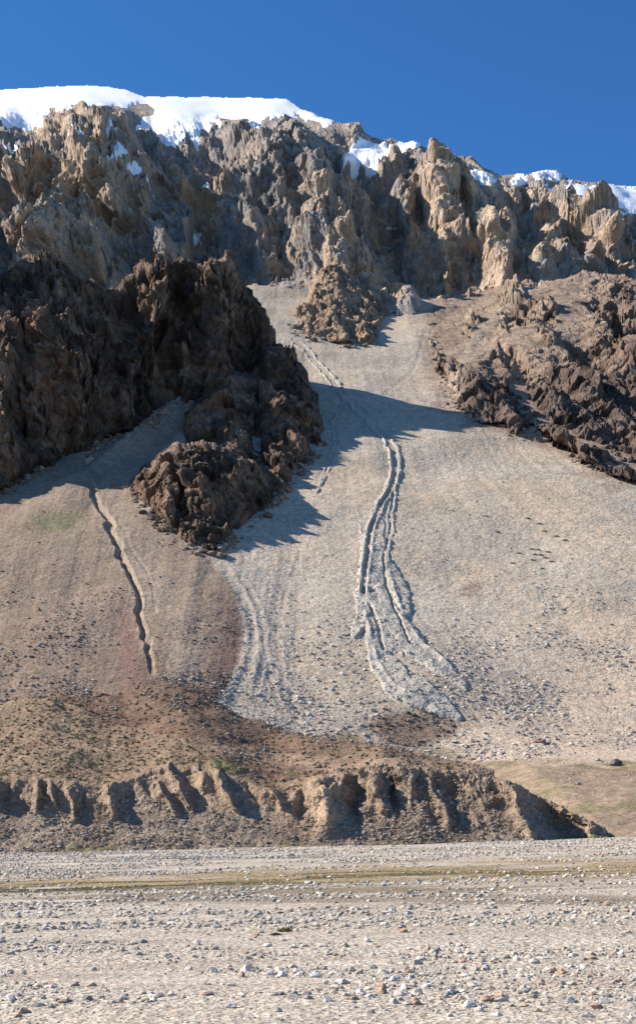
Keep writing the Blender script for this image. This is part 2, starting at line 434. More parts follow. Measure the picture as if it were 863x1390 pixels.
main_ch = wob([(398, 462), (420, 482), (440, 504), (458, 528), (478, 548), (500, 568), (518, 588), (534, 615), (538, 638), (528, 668), (512, 695), (502, 725), (497, 765), (493, 805)], 3, .6, 20)
right_ch = wob([(532, 640), (534, 665), (530, 700), (526, 735), (520, 760), (524, 790), (536, 820), (545, 830)], 3, .8, 21)
t1 = [(493, 800), (496, 830), (486, 855), (480, 865)]
t2 = [(505, 830), (512, 865), (522, 900), (545, 935), (590, 955), (622, 972)]
t3 = [(525, 800), (540, 850), (562, 880), (590, 905), (630, 933)]
t4 = [(520, 760), (545, 800), (552, 828)]
body = [(505, 720), (508, 780), (515, 840), (525, 890)]
db = debris('debris_flow',
       [(main_ch, [5, 6, 7, 8, 9, 10, 11], 1.6), (right_ch, [5, 6, 7, 9], 1.4), (t1, [10, 13, 9, 5], 2.5),
        (t2, [14, 16, 20, 22, 15, 5], 2.8), (t3, [14, 17, 17, 12, 5], 3.0), (t4, [9, 10, 6], 3.), (body, [18, 20, 24, 22], 2.2)],
       [([(p[0] - 6, p[1] + 3) for p in main_ch], 2.6, 2.8), ([(p[0] + 6, p[1] - 3) for p in main_ch], 2.4, 1.6),
        ([(p[0] + 7, p[1]) for p in right_ch], 2.4, .9),
        ([(p[0] - 9, p[1] + 3) for p in t2], 3., 1.8), ([(p[0] + 9, p[1] - 6) for p in t3], 3., 1.8), ([(p[0] + 5, p[1]) for p in t1], 3, 1.5)],
       [(main_ch, 2.3, 4.6), (main_ch[:24], 2.4, 4.), (right_ch, 1.8, 1.5), (wob([(500, 820), (512, 850), (520, 885)], 4, 1, 23), 2.4, 3.2),
        (wob([(522, 785), (530, 815), (545, 850), (560, 880)], 4, 1, 24), 1.8, 2.0), (wob([(535, 890), (550, 905), (560, 925)], 3, 1, 25), 4, 2.2)],
       dict(label='pale grey debris flow with raised edges winding down the middle of the big scree slope', category='debris flow'), C(.40, .365, .31))
left_ch = wob([(458, 590), (452, 600), (448, 625), (425, 680)], 3, 1, 26)
debris('debris_flow', [(wob([(470, 545), (452, 570), (458, 600), (442, 640), (430, 670)], 3, .8, 27), [3, 5, 6, 5, 2], 1.4)],
       [], [(wob([(466, 550), (452, 575), (456, 600), (442, 640)], 3, .8, 28), 1.6, 1.8)],
       dict(label='short pale trickle of debris in the shade just right of the dark knob', category='debris flow'), C(.37, .33, .28))
print('debris', round(time.time() - T0, 1))

# ------------------------------------------------------------------ rock relief bodies
def relief(name, poly, ctrl, mat, props, colf, edge=12., back=90., rough=5., step=1.1, strokes=(), amp=(18, 8, 3, 1.2), wl=(75, 30, 11), vert=.55,
           follow=None, smooth=False, xr=None, dispf=None, in_x=(0, 863), nblur=9, ampmod=None, lines=None, strata=0., wedge=(), skirt=(0, 110, -70)):
    px = [p[0] for p in poly]; py = [p[1] for p in poly]
    xs = axis(min(px) - 4, max(px) + 4, step * Q, *in_x); ys = np.arange(min(py) - 4, max(py) + 4, step * Q)
    X, Y = np.meshgrid(xs, ys)
    c = []
    for k in ctrl:
        x, y, z = k
        if isinstance(z, str): z = float(scree_d(np.array([float(x)]), np.array([float(y)]))[0]) - float(z)
        c.append((x, y, z))
    if lines is None: d0 = tps(c)(X, Y)
    else:                                   # control lines from the foot upwards, planes (1/d) between them
        d0 = np.zeros(X.shape); Ls = [(np.interp(xs, [p[0] for p in l], [p[1] for p in l]), 1 / np.interp(xs, [p[0] for p in l], [p[2] for p in l])) for l in lines]
        for j in range(len(xs)):
            yy = np.array([l[0][j] for l in Ls])[::-1]; ww = np.array([l[1][j] for l in Ls])[::-1]
            yy = np.maximum.accumulate(yy + np.arange(len(yy)) * 1e-3)
            d0[:, j] = 1 / np.interp(ys, yy, ww)
        d0 = blur(d0, 2)
    flat = pt(X, Y, d0)
    sd = poly_sd(X, Y, poly) + fbm(np.stack([X, Y * 0, Y], -1), 22., 5, gain=.6) * rough
    s = np.clip(sd / edge, 0, 1)
    d = d0 + back * (1 - np.sqrt(np.clip(1 - (1 - s) ** 2, 0, 1)))
    if follow is None and mat is not M_bank:
        ds = scree_d(X, Y); d = np.where(ds < 9000, np.minimum(d, ds + 5), d)
    if strokes: d = d - (1.7 if dispf is None else 1.) * strokes_field(X + fbm(np.stack([X, Y * 0, Y], -1), 30., 3, off=3.) * 7, Y, strokes)
    if follow is not None: d = follow(X, Y, d)
    if follow is None and mat is not M_bank:
        d = np.where((ds < 9000) & (sd > 2), np.minimum(d, ds - np.clip((sd - 2) * .8, 0, 12)), d)
    P = pt(X, Y, d)
    N = blur(grid_normals(P), nblur)
    edgew = .25 + .75 * sm(.1, 1., s)
    if dispf is None: N = N * (.25 if follow is not None else .4) + (np.array([-.06, -.7, .34]) if follow is not None else np.array([-.04, -.5, .26]))
    N /= np.linalg.norm(N, axis=-1, keepdims=True) + 1e-9
    if dispf is None:
        A = P * np.array([1, 1, vert])
        wp = A + np.stack([fbm(A, wl[0] * .8, 3, off=21.), fbm(A, wl[0] * .8, 3, off=31.), fbm(A, wl[0] * .8, 3, off=41.)], -1) * wl[0] * .07
        wx = P[..., 0] + P[..., 1] * .35 + fbm(P, wl[0] * .9, 4, off=21., gain=.4) * wl[0] * .12; wz = P[..., 2] + fbm(P, wl[0] * .7, 4, off=31., gain=.4) * wl[0] * .10
        r = 0
        for q_, (w_, a_) in enumerate(wedge): r = r + wedges(wx, wz, w_, 1.7 if q_ < 2 else 1.1, q_ + 1) * a_
        v1, e1 = facets(wp, wl[1]); v2, e2 = facets(wp * np.array([1, 1, 1.3]), wl[2])
        r += v1 * amp[1] + v2 * amp[2] - amp[2] * .4 * sm(.12, 0, e2) + (ridged(wp, wl[0], 4, gain=.4, pw=1.3) - .9) * amp[0]
        r += fbm(P, 5., 3, gain=.6) * amp[3]
        if strata:                              # harder and softer beds, gently dipping
            zb = P[..., 2] + P[..., 0] * .12 + fbm(P, 160, 3, off=61.) * 26
            zz = np.stack([P[..., 0] * .006, P[..., 1] * .004, zb / 30.], -1)
            b1 = fbm(zz, 1., 3, off=5.); r += strata * (np.tanh(b1 * 5) * .7 + b1) * (.5 + np.clip(fbm(P, 70, 3, off=71.) + .3, 0, 1))
        r = r * edgew * (.22 + .78 * sm(0, 42, sd) if follow is not None else 1)
        if ampmod is not None: r = r * ampmod(X, Y)
        if follow is None: r = np.where((ds < 9000) & (sd > 3), np.maximum(r, -(ds - d) * .7), r)
        P1 = P + N * r[..., None]
    else:
        r = dispf(X, Y, P); P1 = P + N * r[..., None]
    N1 = grid_normals(P1)
    col = colf(X, Y, P1, blur(N1, 1), r)
    ok = sd > -1.
    grid_mesh(name, P1, col, ok, mat, props, smooth, skirt if mat is not M_bank else (0, 6, -12))
    print(name, P.shape, round(time.time() - T0, 1))
    return dict(P=P1, X=X, Y=Y, N=N1, ok=ok, r=r)

# ---- the main cliffs
top = [(-560, 90), (-300, 108), (0, 125), (60, 121), (130, 119), (170, 124), (195, 134), (300, 135), (388, 137), (408, 151), (455, 166), (490, 171), (497, 187), (512, 191),
       (530, 189), (548, 197), (565, 195), (580, 203), (600, 202), (615, 211), (640, 213), (655, 228), (680, 239), (715, 239), (735, 233), (755, 232), (768, 243), (800, 247), (863, 254), (1000, 262), (1250, 330)]
foot = [(1250, 470), (863, 440), (700, 410), (650, 405), (600, 404), (578, 408), (560, 426), (530, 434), (505, 430), (480, 418), (445, 414), (425, 404), (402, 394), (365, 389), (335, 392), (300, 420), (-560, 440)]
foot_ext = [(1250, 500), (863, 480), (600, 450), (500, 465), (400, 450), (300, 450), (-560, 470)]
def mtn_follow(X, Y, d):
    fl = np.interp(X, [p[0] for p in foot[::-1]], [p[1] for p in foot[::-1]])
    fl = fl + fbm(np.stack([X, Y * 0, Y * 0], -1), 26., 4) * 9
    ds = scree_d(X, Y); below = Y - fl; hitd = ds < 9000
    d = np.where(hitd & (below > 0), np.maximum(d, ds + np.minimum(below * 4, 60)), d)
    d = np.where(hitd & (below <= 0), np.minimum(d, ds - np.clip(-below * 1.5, 0, 40)), d)
    return d
R = lambda *a: list(a)
m_strokes = [
    (R((268, 235), (266, 300), (272, 372)), 9, -34), (R((232, 215), (250, 280), (258, 350)), 15, 26),
    (R((340, 175), (330, 240), (345, 330)), 30, 24), (R((296, 250), (300, 300), (300, 345)), 16, -16),
    (R((425, 180), (432, 260), (425, 330)), 12, 20), (R((395, 200), (400, 300), (392, 350)), 10, -18),
    (R((470, 235), (478, 290), (462, 360)), 16, 26), (R((510, 270), (520, 330), (530, 380)), 20, -30), (R((505, 215), (520, 262)), 16, 20),
    (R((575, 250), (560, 320), (555, 370)), 14, -14), (R((540, 225), (545, 275), (562, 300)), 14, 26),
    (R((612, 322), (602, 360), (600, 402)), 15, 34), (R((640, 350), (645, 392)), 9, -22),
    (R((590, 230), (600, 290), (590, 320)), 14, 24), (R((625, 270), (632, 320)), 9, -20),
    (R((655, 262), (668, 310), (665, 340)), 12, 24), (R((695, 285), (690, 345), (680, 385)), 16, 26), (R((725, 262), (722, 320)), 14, 26),
    (R((712, 250), (712, 285)), 8, -20), (R((755, 280), (765, 330), (775, 360)), 16, -34), (R((735, 320), (742, 380)), 14, 22),
    (R((830, 272), (822, 310), (835, 340)), 15, 28), (R((860, 310), (850, 350)), 12, -16), (R((800, 340), (812, 372)), 14, 24),
    (R((25, 180), (22, 240), (30, 300)), 14, 30), (R((55, 195), (60, 260)), 12, -24), (R((90, 240), (160, 300)), 12, -14),
    (R((110, 180), (150, 230), (155, 290)), 14, 26), (R((180, 220), (195, 270), (200, 300)), 13, 24), (R((150, 300), (220, 345)), 16, -20),
    (R((130, 330), (135, 370)), 16, 28), (R((210, 300), (215, 360)), 14, 22), (R((60, 300), (75, 345)), 20, 24), (R((170, 165), (210, 220)), 14, 22),
    (R((10, 300), (40, 330)), 22, 28), (R((225, 320), (240, 365)), 10, 22), (R((450, 340), (440, 385)), 18, 24), (R((350, 335), (352, 380)), 14, 22),
    (R((378, 330), (380, 375)), 8, -16), (R((480, 365), (485, 400)), 12, 20),
]
m_ctrl = [(-560, 90, 2450), (-300, 108, 2400), (0, 124, 2330), (130, 118, 2330), (300, 133, 2280), (395, 140, 2180), (455, 166, 1940),
          (-560, 150, 1980), (-300, 150, 1960), (0, 162, 1930), (120, 155, 1950), (250, 176, 1940), (370, 168, 1920), (500, 195, 1910), (600, 215, 1880), (700, 242, 1850), (863, 262, 1850), (1250, 330, 1850),
          (-560, 270, 1800), (0, 250, 1790), (200, 250, 1790), (350, 250, 1760), (450, 270, 1725), (560, 290, 1740), (650, 300, 1740), (760, 300, 1750), (863, 320, 1710), (1250, 380, 1710),
          (-560, 420, 1700), (0, 400, 1650), (200, 390, 1640), (365, 388, 1600), (430, 390, 1585), (520, 410, 1560), (590, 400, 1610), (650, 390, 1640), (750, 390, 1640), (863, 400, 1600), (1250, 470, 1560)]
SNOW_R = [(742, 256), (780, 252), (1000, 264), (1250, 330), (1250, 370), (870, 300), (840, 288), (800, 276), (760, 270)]
SNOW_M = [(462, 198), (500, 196), (530, 210), (527, 222), (495, 216), (465, 208)]
def m_col(X, Y, P, N, r):
    n = fbm(P * np.array([1, 1, .6]), 90, 4, off=3.); n2 = fbm(P, 22, 4, off=8.)
    strat = fbm(np.stack([P[..., 0] * .04 + P[..., 2] * .02, P[..., 1] * .03, P[..., 2] * .11 + P[..., 0] * .03], -1), 1., 4)
    c = mix(np.broadcast_to(C(.43, .335, .255), P.shape), C(.26, .24, .225), np.clip(.47 + n * 2.6 + strat * .9, 0, 1))
    c = mix(c, C(.52, .37, .245), sm(.1, .55, n2 + strat * .6 - n * .3) * .8)
    c = mix(c, C(.22, .21, .205), sm(90, 30, np.abs(X - 360)) * sm(370, 300, Y) * .6)
    c = mix(c, C(.38, .26, .16), sm(40, 5, np.hypot(X - 130, (Y - 345) * 1.3)) * .8)
    c = mix(c, C(.38, .25, .16), sm(60, 10, np.hypot((X - 780) * .6, (Y - 345) * 1.2)) * .6)
    c = mix(c, C(.36, .27, .19), sm(120, 20, np.hypot((X - 110) * .7, (Y - 215) * 1.4)) * .5)
    flat = sm(.62, .85, N[..., 2])
    c = mix(c, C(.31, .27, .225), flat * .75)
    return c
mt = relief('mountain', top + foot_ext, m_ctrl, M_cliff, dict(kind='structure'), m_col, back=60., rough=1.2, strokes=m_strokes,
            amp=(3, 8, 4., .9), wl=(130, 34, 12), vert=.8, strata=9., wedge=((165, 62), (66, 30), (26, 9), (11, 3.6), (5, 1.6)), follow=mtn_follow, edge=3.,
            ampmod=lambda X, Y: (.12 + .88 * sm(0, 48, np.interp(X, [p[0] for p in foot[::-1]], [p[1] for p in foot[::-1]]) - Y)) * (1 - .5 * sm(-34, -4, poly_sd(X, Y, [(-600, 40), (-600, 150), (0, 155), (100, 148), (185, 150), (262, 166), (345, 156), (452, 168), (480, 40)]))) * (1 - .93 * sm(-9, 8, poly_sd(X, Y, [(-600, 40), (-600, 150), (0, 155), (100, 148), (185, 150), (262, 166), (345, 156), (452, 168), (480, 40)]))) - .8 * np.maximum(sm(-3, 6, poly_sd(X, Y, SNOW_R)), sm(-3, 5, poly_sd(X, Y, SNOW_M))))

# ---- snow lying on the mountain top
def snow_mask(X, Y, P, N):
    n = fbm(np.stack([X, Y * 0, Y * 1.6], -1), 16., 4, off=12.)
    cap = poly_sd(X, Y, [(-560, 60), (-560, 158), (0, 160), (40, 157), (100, 150), (160, 149), (185, 156), (205, 152), (225, 165), (240, 175), (262, 172), (300, 166), (345, 160), (365, 167), (400, 160), (452, 170), (470, 160), (470, 60)]) + n * 11
    s = cap > 0
    gap = poly_sd(X, Y, [(115, 148), (170, 146), (200, 138), (212, 150), (190, 158), (130, 154)]) + n * 4
    s &= ~(gap > 0)
    s |= (poly_sd(X, Y, SNOW_R) + n * 24 > 6) | (poly_sd(X, Y, SNOW_M) + n * 9 > 1)
    small = [((200, 160), 14, 7), ((222, 168), 10, 6), ((235, 166), 13, 7), ((182, 225), 14, 6), ((160, 215), 14, 5), ((205, 245), 8, 5), ((275, 228), 14, 4), ((350, 170), 16, 4),
             ((485, 205), 22, 8), ((505, 215), 22, 5), ((548, 200), 20, 8), ((600, 215), 18, 7), ((612, 226), 14, 5), ((640, 238), 22, 5), ((662, 242), 12, 6),
             ((706, 244), 12, 6), ((742, 240), 16, 7), ((265, 280), 4, 10), ((780, 262), 34, 12), ((835, 265), 50, 13), ((855, 283), 30, 10), ((800, 268), 60, 5), ((910, 275), 70, 12), ((570, 275), 10, 2), ((525, 277), 12, 2),
             ((10, 185), 10, 3), ((110, 195), 10, 3), ((385, 160), 14, 4), ((150, 187), 9, 3), ((95, 172), 8, 3)]
    for (x, y), a, b in small:
        q = np.hypot((X - x) / a, (Y - y) / b) + n * .45
        s |= (q < 1.1) & ((N[..., 2] > .4) | ((q < .7) & (N[..., 2] > -.1)))
    return s
Ns = blur(mt['N'], 2)
smk = snow_mask(mt['X'], mt['Y'], mt['P'], Ns)
cap_area = np.maximum(sm(-1, 4, poly_sd(mt['X'], mt['Y'], SNOW_R)) * .7, sm(0, 6, poly_sd(mt['X'], mt['Y'], [(-560, 60), (-560, 152), (0, 154), (100, 145), (185, 146), (262, 160), (345, 152), (452, 162), (470, 60)])))
# the deep snow of the cap buries the rock relief: a smooth drift surface
Psm = mt['P']; drift = blur(Psm, 5)
SP = mix(Psm + Ns * 1.0, drift + np.array([0, -1.5, 2.2]), cap_area)
SP = np.where((~smk)[..., None], Psm - Ns * 2.5, SP)
Yf = blur(smk.astype(float), 1)
SP = np.where(((Yf > .02) & (Yf < .98))[..., None], Psm + Ns * .35, SP)
grid_mesh('snow', SP, np.ones(SP.shape), (Yf > .3) & mt['ok'], M_snow, dict(kind='stuff', label='white snow capping the crest and lying in patches on its ledges'), smooth=True)

# ---- dark and tan outcrops
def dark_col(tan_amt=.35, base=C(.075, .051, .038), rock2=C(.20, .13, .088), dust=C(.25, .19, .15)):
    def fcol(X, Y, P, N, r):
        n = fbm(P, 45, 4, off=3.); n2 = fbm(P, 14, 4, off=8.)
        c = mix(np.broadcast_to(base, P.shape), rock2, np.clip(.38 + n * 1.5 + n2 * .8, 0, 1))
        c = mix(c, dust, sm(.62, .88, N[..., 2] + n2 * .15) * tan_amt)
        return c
    return fcol
massif = [(-760, -100), (-560, -60), (-418, 20), (-330, 75), (-250, 165), (-170, 262), (-60, 342), (0, 362), (45, 345), (85, 352), (105, 375), (150, 388), (168, 372), (190, 352), (215, 340), (250, 355), (275, 360), (296, 349), (308, 343), (322, 360),
          (345, 400), (366, 432), (374, 466), (362, 496), (335, 520), (310, 522), (288, 536), (262, 538), (244, 556), (218, 556), (202, 576), (186, 584), (160, 580), (140, 600), (122, 618), (96, 614), (72, 636), (40, 645), (22, 664), (0, 674), (-100, 720), (-300, 800), (-760, 900)]
relief('rock_massif', massif,
       [(-760, -100, 1250), (-418, 20, 1170), (-300, 110, 1150), (-60, 350, 1120), (0, 362, 1130), (85, 355, 1150), (200, 350, 1160), (300, 355, 1180), (345, 402, 1195), (372, 462, 1208),
        (330, 505, 1150), (355, 484, 1185), (270, 530, '6'), (190, 576, '6'), (90, 627, '6'), (0, 674, '8'), (-100, 720, 930), (-300, 800, 880), (-760, 900, 850),
        (100, 500, 1040), (0, 520, 1010), (200, 460, 1110), (300, 440, 1165), (-300, 450, 1040), (-560, 400, 1080), (120, 400, 1110), (180, 520, 1075), (60, 440, 1055)],
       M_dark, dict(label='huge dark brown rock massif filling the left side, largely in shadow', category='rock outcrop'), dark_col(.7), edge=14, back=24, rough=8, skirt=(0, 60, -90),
       strokes=[(R((110, 400), (150, 400), (170, 390)), 18, -12), (R((205, 350), (215, 400), (190, 470)), 16, 16), (R((300, 360), (310, 420), (290, 480)), 18, 14), (R((250, 370), (240, 440), (225, 510)), 14, -18),
                (R((60, 420), (110, 500), (120, 570)), 20, 14), (R((20, 400), (40, 480)), 18, -14), (R((160, 420), (150, 540)), 14, -16), (R((345, 420), (350, 470)), 12, 10)],
       amp=(3, 8, 5.0, .9), wedge=((85, 24), (36, 12), (15, 5), (7, 2.)), wl=(70, 24, 9), vert=.7, in_x=(-40, 440))
relief('rocky_hillock', [(250, 592), (254, 560), (278, 532), (298, 508), (320, 502), (340, 510), (350, 492), (366, 470), (380, 464), (398, 472), (414, 498), (428, 535), (438, 570), (438, 604), (420, 622), (402, 640), (385, 672), (330, 700), (250, 650)],
       [(435, 600, '6'), (400, 640, '8'), (378, 468, 1190), (415, 505, 1160), (310, 505, 1135), (255, 560, 1085), (255, 620, '14'), (330, 600, '30'), (350, 670, '10'), (300, 640, '20'), (300, 560, '25'), (385, 590, 1062), (330, 540, 1115), (385, 530, 1138), (420, 545, 1110)],
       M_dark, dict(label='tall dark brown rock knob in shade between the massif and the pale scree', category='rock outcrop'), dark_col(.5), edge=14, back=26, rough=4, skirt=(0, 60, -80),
       strokes=[(R((350, 500), (352, 560), (340, 620)), 10, -16), (R((385, 480), (400, 560)), 16, 12), (R((300, 520), (310, 590)), 16, 12)],
       amp=(2, 7, 4., .8), wedge=((60, 12), (26, 6), (11, 3)), wl=(55, 24, 9), vert=.8, in_x=(0, 863))
relief('rock_dome', [(178, 657), (190, 638), (206, 623), (240, 602), (275, 598), (315, 615), (350, 625), (385, 640), (392, 662), (378, 678), (342, 714), (312, 737), (290, 750), (250, 737), (215, 706), (190, 682)],
       [(290, 746, '4'), (200, 690, '5'), (180, 657, '6'), (250, 735, '4'), (240, 680, 896), (300, 690, 893), (270, 605, 945), (378, 672, '5'), (335, 640, 940), (240, 625, 925), (385, 645, '7'), (345, 705, '6')],
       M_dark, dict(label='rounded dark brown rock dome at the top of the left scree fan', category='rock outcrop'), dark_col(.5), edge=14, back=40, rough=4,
       strokes=[(R((225, 660), (235, 710)), 9, 8), (R((245, 650), (250, 720)), 7, -9), (R((270, 620), (290, 720)), 14, 8), (R((212, 680), (222, 700)), 7, 6)],
       amp=(2, 5, 3.4, .7), wedge=((45, 8), (18, 4), (8, 2)), wl=(45, 20, 8), vert=.9)
def c_col(X, Y, P, N, r):
    c = dark_col(.9, C(.12, .086, .068), C(.20, .142, .108), C(.29, .22, .165))(X, Y, P, N, r)
    n = fbm(P, 30, 4, off=14.)
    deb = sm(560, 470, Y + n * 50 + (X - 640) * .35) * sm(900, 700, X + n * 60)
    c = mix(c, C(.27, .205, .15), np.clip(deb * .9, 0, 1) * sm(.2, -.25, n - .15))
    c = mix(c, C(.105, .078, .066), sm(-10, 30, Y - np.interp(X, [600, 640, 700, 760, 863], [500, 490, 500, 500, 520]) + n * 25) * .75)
    strip = sm(16, 3, np.abs(X - np.interp(Y, [380, 430, 480, 560], [735, 672, 632, 600])) + n * 12)
    return mix(c, C(.30, .24, .185), strip * .85)
def c_amp(X, Y):
    q = fbm(np.stack([X, Y * 0, Y], -1), 45., 4, off=51.)
    return 1 - .9 * sm(560, 480, Y + (X - 640) * .3) * sm(-.2, .12, q + .16) * sm(900, 760, X)
relief('rock_outcrop', [(572, 430), (582, 412), (612, 398), (645, 396), (690, 388), (720, 377), (760, 382), (790, 366), (820, 370), (863, 380), (1000, 390), (1250, 440), (1250, 850), (1000, 720), (863, 650), (835, 646), (800, 630), (765, 606), (745, 592),
                        (722, 577), (700, 584), (640, 564), (612, 547), (603, 528), (606, 512), (592, 505), (580, 470)],
       [(588, 470, '4'), (600, 520, '5'), (640, 560, '16'), (700, 578, '22'), (765, 602, '22'), (863, 644, '24'), (1000, 718, '24'), (1250, 840, '10'),
        (600, 415, '8'), (650, 402, 1600), (720, 380, 1570), (790, 370, 1560), (863, 385, 1500), (1250, 440, 1450), (640, 500, 1290), (700, 520, 1235), (760, 540, 1200), (830, 560, 1190), (700, 450, 1370), (780, 450, 1360), (863, 460, 1330), (1250, 600, 1250), (640, 450, 1400)],
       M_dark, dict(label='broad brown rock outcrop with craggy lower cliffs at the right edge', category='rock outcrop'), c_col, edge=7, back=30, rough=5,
       strokes=[(R((640, 500), (650, 560)), 18, 16), (R((708, 500), (706, 560)), 8, -9), (R((680, 505), (685, 560)), 12, 8), (R((745, 500), (760, 590)), 18, 18), (R((790, 520), (800, 610)), 16, 12), (R((780, 560), (775, 590)), 8, -7),
                (R((850, 520), (855, 610)), 14, -7), (R((700, 420), (760, 470)), 10, 8), (R((825, 400), (812, 470)), 12, 12), (R((835, 400), (835, 480)), 7, -14), (R((862, 420), (860, 520), (858, 630)), 24, 18), (R((740, 400), (690, 440), (650, 470)), 10, -8)],
       amp=(3, 7, 4., .8), wedge=((80, 18), (34, 10), (14, 4.5), (7, 2.)), wl=(70, 26, 10), vert=.6, ampmod=c_amp)
def tan_col(X, Y, P, N, r):
    n = fbm(P, 20, 4, off=3.)
    c = mix(np.broadcast_to(C(.33, .235, .16), P.shape), C(.22, .165, .125), np.clip(.4 + n * 1.4, 0, 1))
    return mix(c, C(.28, .24, .19), sm(.6, .85, N[..., 2]) * .5)
relief('rock_crag', [(387, 437), (398, 420), (415, 408), (424, 388), (434, 366), (455, 354), (474, 362), (482, 380), (500, 384), (515, 402), (526, 425), (518, 442), (516, 460), (500, 470), (470, 466), (440, 464), (412, 456), (395, 448)],
       [(387, 440, '4'), (412, 455, '6'), (450, 465, '8'), (500, 468, '6'), (515, 455, '4'), (400, 420, '10'), (446, 372, 1530), (480, 385, 1520), (515, 405, 1515), (505, 425, '22'), (450, 430, 1432), (490, 440, 1425)],
       M_cliff, dict(label='small blocky tan crag standing at the head of the pale scree', category='rock outcrop'), tan_col, edge=7, back=22, rough=3,
       strokes=[(R((455, 400), (455, 455)), 9, 8), (R((475, 415), (478, 460)), 5, -8), (R((492, 425), (495, 460)), 8, 8), (R((430, 425), (425, 455)), 5, -7)],
       amp=(2, 4, 2.5, .6), wedge=((30, 6), (13, 3)), wl=(35, 15, 6), vert=.8)
for poly, lab, dd in (
    ([(590, 492), (600, 482), (610, 485), (608, 495), (595, 497)], 'small dark rock knob alone on the pale chute left of the right outcrop', '7'),
    ([(632, 430), (640, 424), (652, 428), (655, 436), (640, 440)], 'little dark rock rib high in the tan debris above the right outcrop', '40'),):
    pass

# ---- river bank with its eroded edge, and the two mounds on top
bank_foot = [(x, YH + F * (6 / np.interp(x, [-520, 0, 200, 430, 690, 808, 840], [368, 371, 373, 376, 379, 388, 394]) - TILT * (x - CX) / F)) for x in (-520, -400, -300, -200, -100, 0, 50, 100, 150, 200, 260, 330, 380, 430, 500, 560, 620, 690, 740, 780, 808, 840)]
bf = lambda x: float(np.interp(x, [p[0] for p in bank_foot], [p[1] for p in bank_foot]))
front_poly = [(-520, 985), (-200, 962), (0, 953), (40, 948), (70, 950), (110, 962), (150, 980), (190, 995), (240, 1008), (290, 1028), (330, 1045), (375, 1062), (400, 1060), (425, 1052), (450, 1050), (480, 1046), (520, 1030), (545, 1027), (575, 1038), (610, 1046), (640, 1048), (665, 1052), (690, 1060), (725, 1076), (760, 1092), (795, 1110), (828, 1128)] + \
             [(x, y + 4) for x, y in bank_foot[::-1]]
LIP = [(-520, 1078), (0, 1060), (60, 1058), (100, 1062), (145, 1068), (230, 1038), (330, 1058), (390, 1080), (430, 1056), (520, 1034), (560, 1040), (640, 1052), (690, 1062), (725, 1077), (760, 1093), (795, 1111), (820, 1124), (840, 1136)]
CREST = [(-520, 985), (-200, 962), (0, 953), (40, 948), (70, 950), (110, 962), (150, 980), (190, 995), (240, 1008), (290, 1026), (330, 1043), (375, 1060), (400, 1056), (430, 1048), (480, 1042), (520, 1028), (560, 1034), (640, 1046), (690, 1057), (840, 1128)]
bx = list(range(-520, 841, 10)); l_foot, l_low, l_tal, l_lip, l_cr = [], [], [], [], []
for x in bx:
    yf = bf(x); df = float(gd(x, yf)) + 1; yl = float(np.interp(x, [p[0] for p in LIP], [p[1] for p in LIP])); yc = min(yl - 3, float(np.interp(x, [p[0] for p in CREST], [p[1] for p in CREST])))
    yt = yl + .42 * (yf - yl); vt, vl, vc = [(YH - q) / F for q in (yt, yl, yc)]
    st = .66
    zf = H + (YH - yf) / F * df; dt = (df * st + 6 - zf) / (st - vt); zt = H + vt * dt
    sk = .82 + .3 * math.sin(x * .045 + 1) ** 2 if x < 420 else 1.1; dl = (sk * dt - zt + 6) / (sk - vl); zl = H + vl * dl
    sc_ = .30 if x < 420 else .26
    dc = (sc_ * dl - zl + 6) / (sc_ - vc)
    l_foot.append((x, yf, df)); l_low.append((x, yf + 14, df - 9)); l_tal.append((x, yt, dt)); l_lip.append((x, yl, dl)); l_cr.append((x, yc, dc))
def smooth_line(l, k=3):
    a = np.array(l); p = np.pad(a[:, 2], k, mode='edge'); a[:, 2] = np.convolve(p, np.ones(2 * k + 1) / (2 * k + 1), 'valid'); return [tuple(r) for r in a]
l_lip, l_cr = smooth_line(l_lip, 2), smooth_line(l_cr, 4)
l_up = [(x, y - 30, d + 60) for x, y, d in l_cr]
bank_lines = [l_low, l_foot, l_tal, l_lip, l_cr, l_up]

fins = [(R((47, 1058), (51, 1080), (54, 1099)), 5, 3.2), (R((66, 1062), (70, 1080), (73, 1094)), 4, 2.6), (R((90, 1072), (95, 1090), (100, 1110)), 5, 3.2), (R((147, 1068), (150, 1085), (154, 1103)), 8, 4.5),
        (R((-5, 1058), (-8, 1090)), 8, 4), (R((10, 1062), (14, 1095)), 9, -3), (R((110, 1075), (116, 1100)), 6, -2), (R((172, 1068), (180, 1095)), 10, -3.2),
        (R((214, 1062), (226, 1082), (240, 1103)), 5, 3.6), (R((230, 1038), (240, 1065), (258, 1092)), 6, 4.2), (R((196, 1060), (204, 1085)), 6, -2.4), (R((258, 1050), (272, 1085)), 8, -4), (R((290, 1046), (305, 1068), (322, 1096)), 7, 5.5),
        (R((330, 1060), (350, 1090)), 8, -3.6), (R((368, 1074), (382, 1094)), 5, 3.), (R((268, 1045), (276, 1070)), 4, 2),
        (R((432, 1060), (440, 1090), (446, 1122)), 19, 10), (R((482, 1056), (484, 1085), (486, 1110)), 10, -8), (R((506, 1046), (513, 1072), (518, 1098)), 7, 8), (R((528, 1060), (534, 1090)), 7, -6),
        (R((548, 1040), (558, 1090), (575, 1125)), 24, 5), (R((580, 1056), (596, 1090), (612, 1120)), 7, 7), (R((604, 1052), (618, 1080)), 7, -4), (R((648, 1064), (660, 1100)), 20, 3),
        (R((688, 1060), (704, 1095), (724, 1139)), 11, 11), (R((722, 1084), (750, 1112), (782, 1136)), 20, -13), (R((412, 1066), (408, 1110)), 8, -5)]
fins = [(l_, w_ * .8, a_ * ((1.5 if a_ > 0 else .6) if l_[0][0] < 425 else .9)) for l_, w_, a_ in fins]
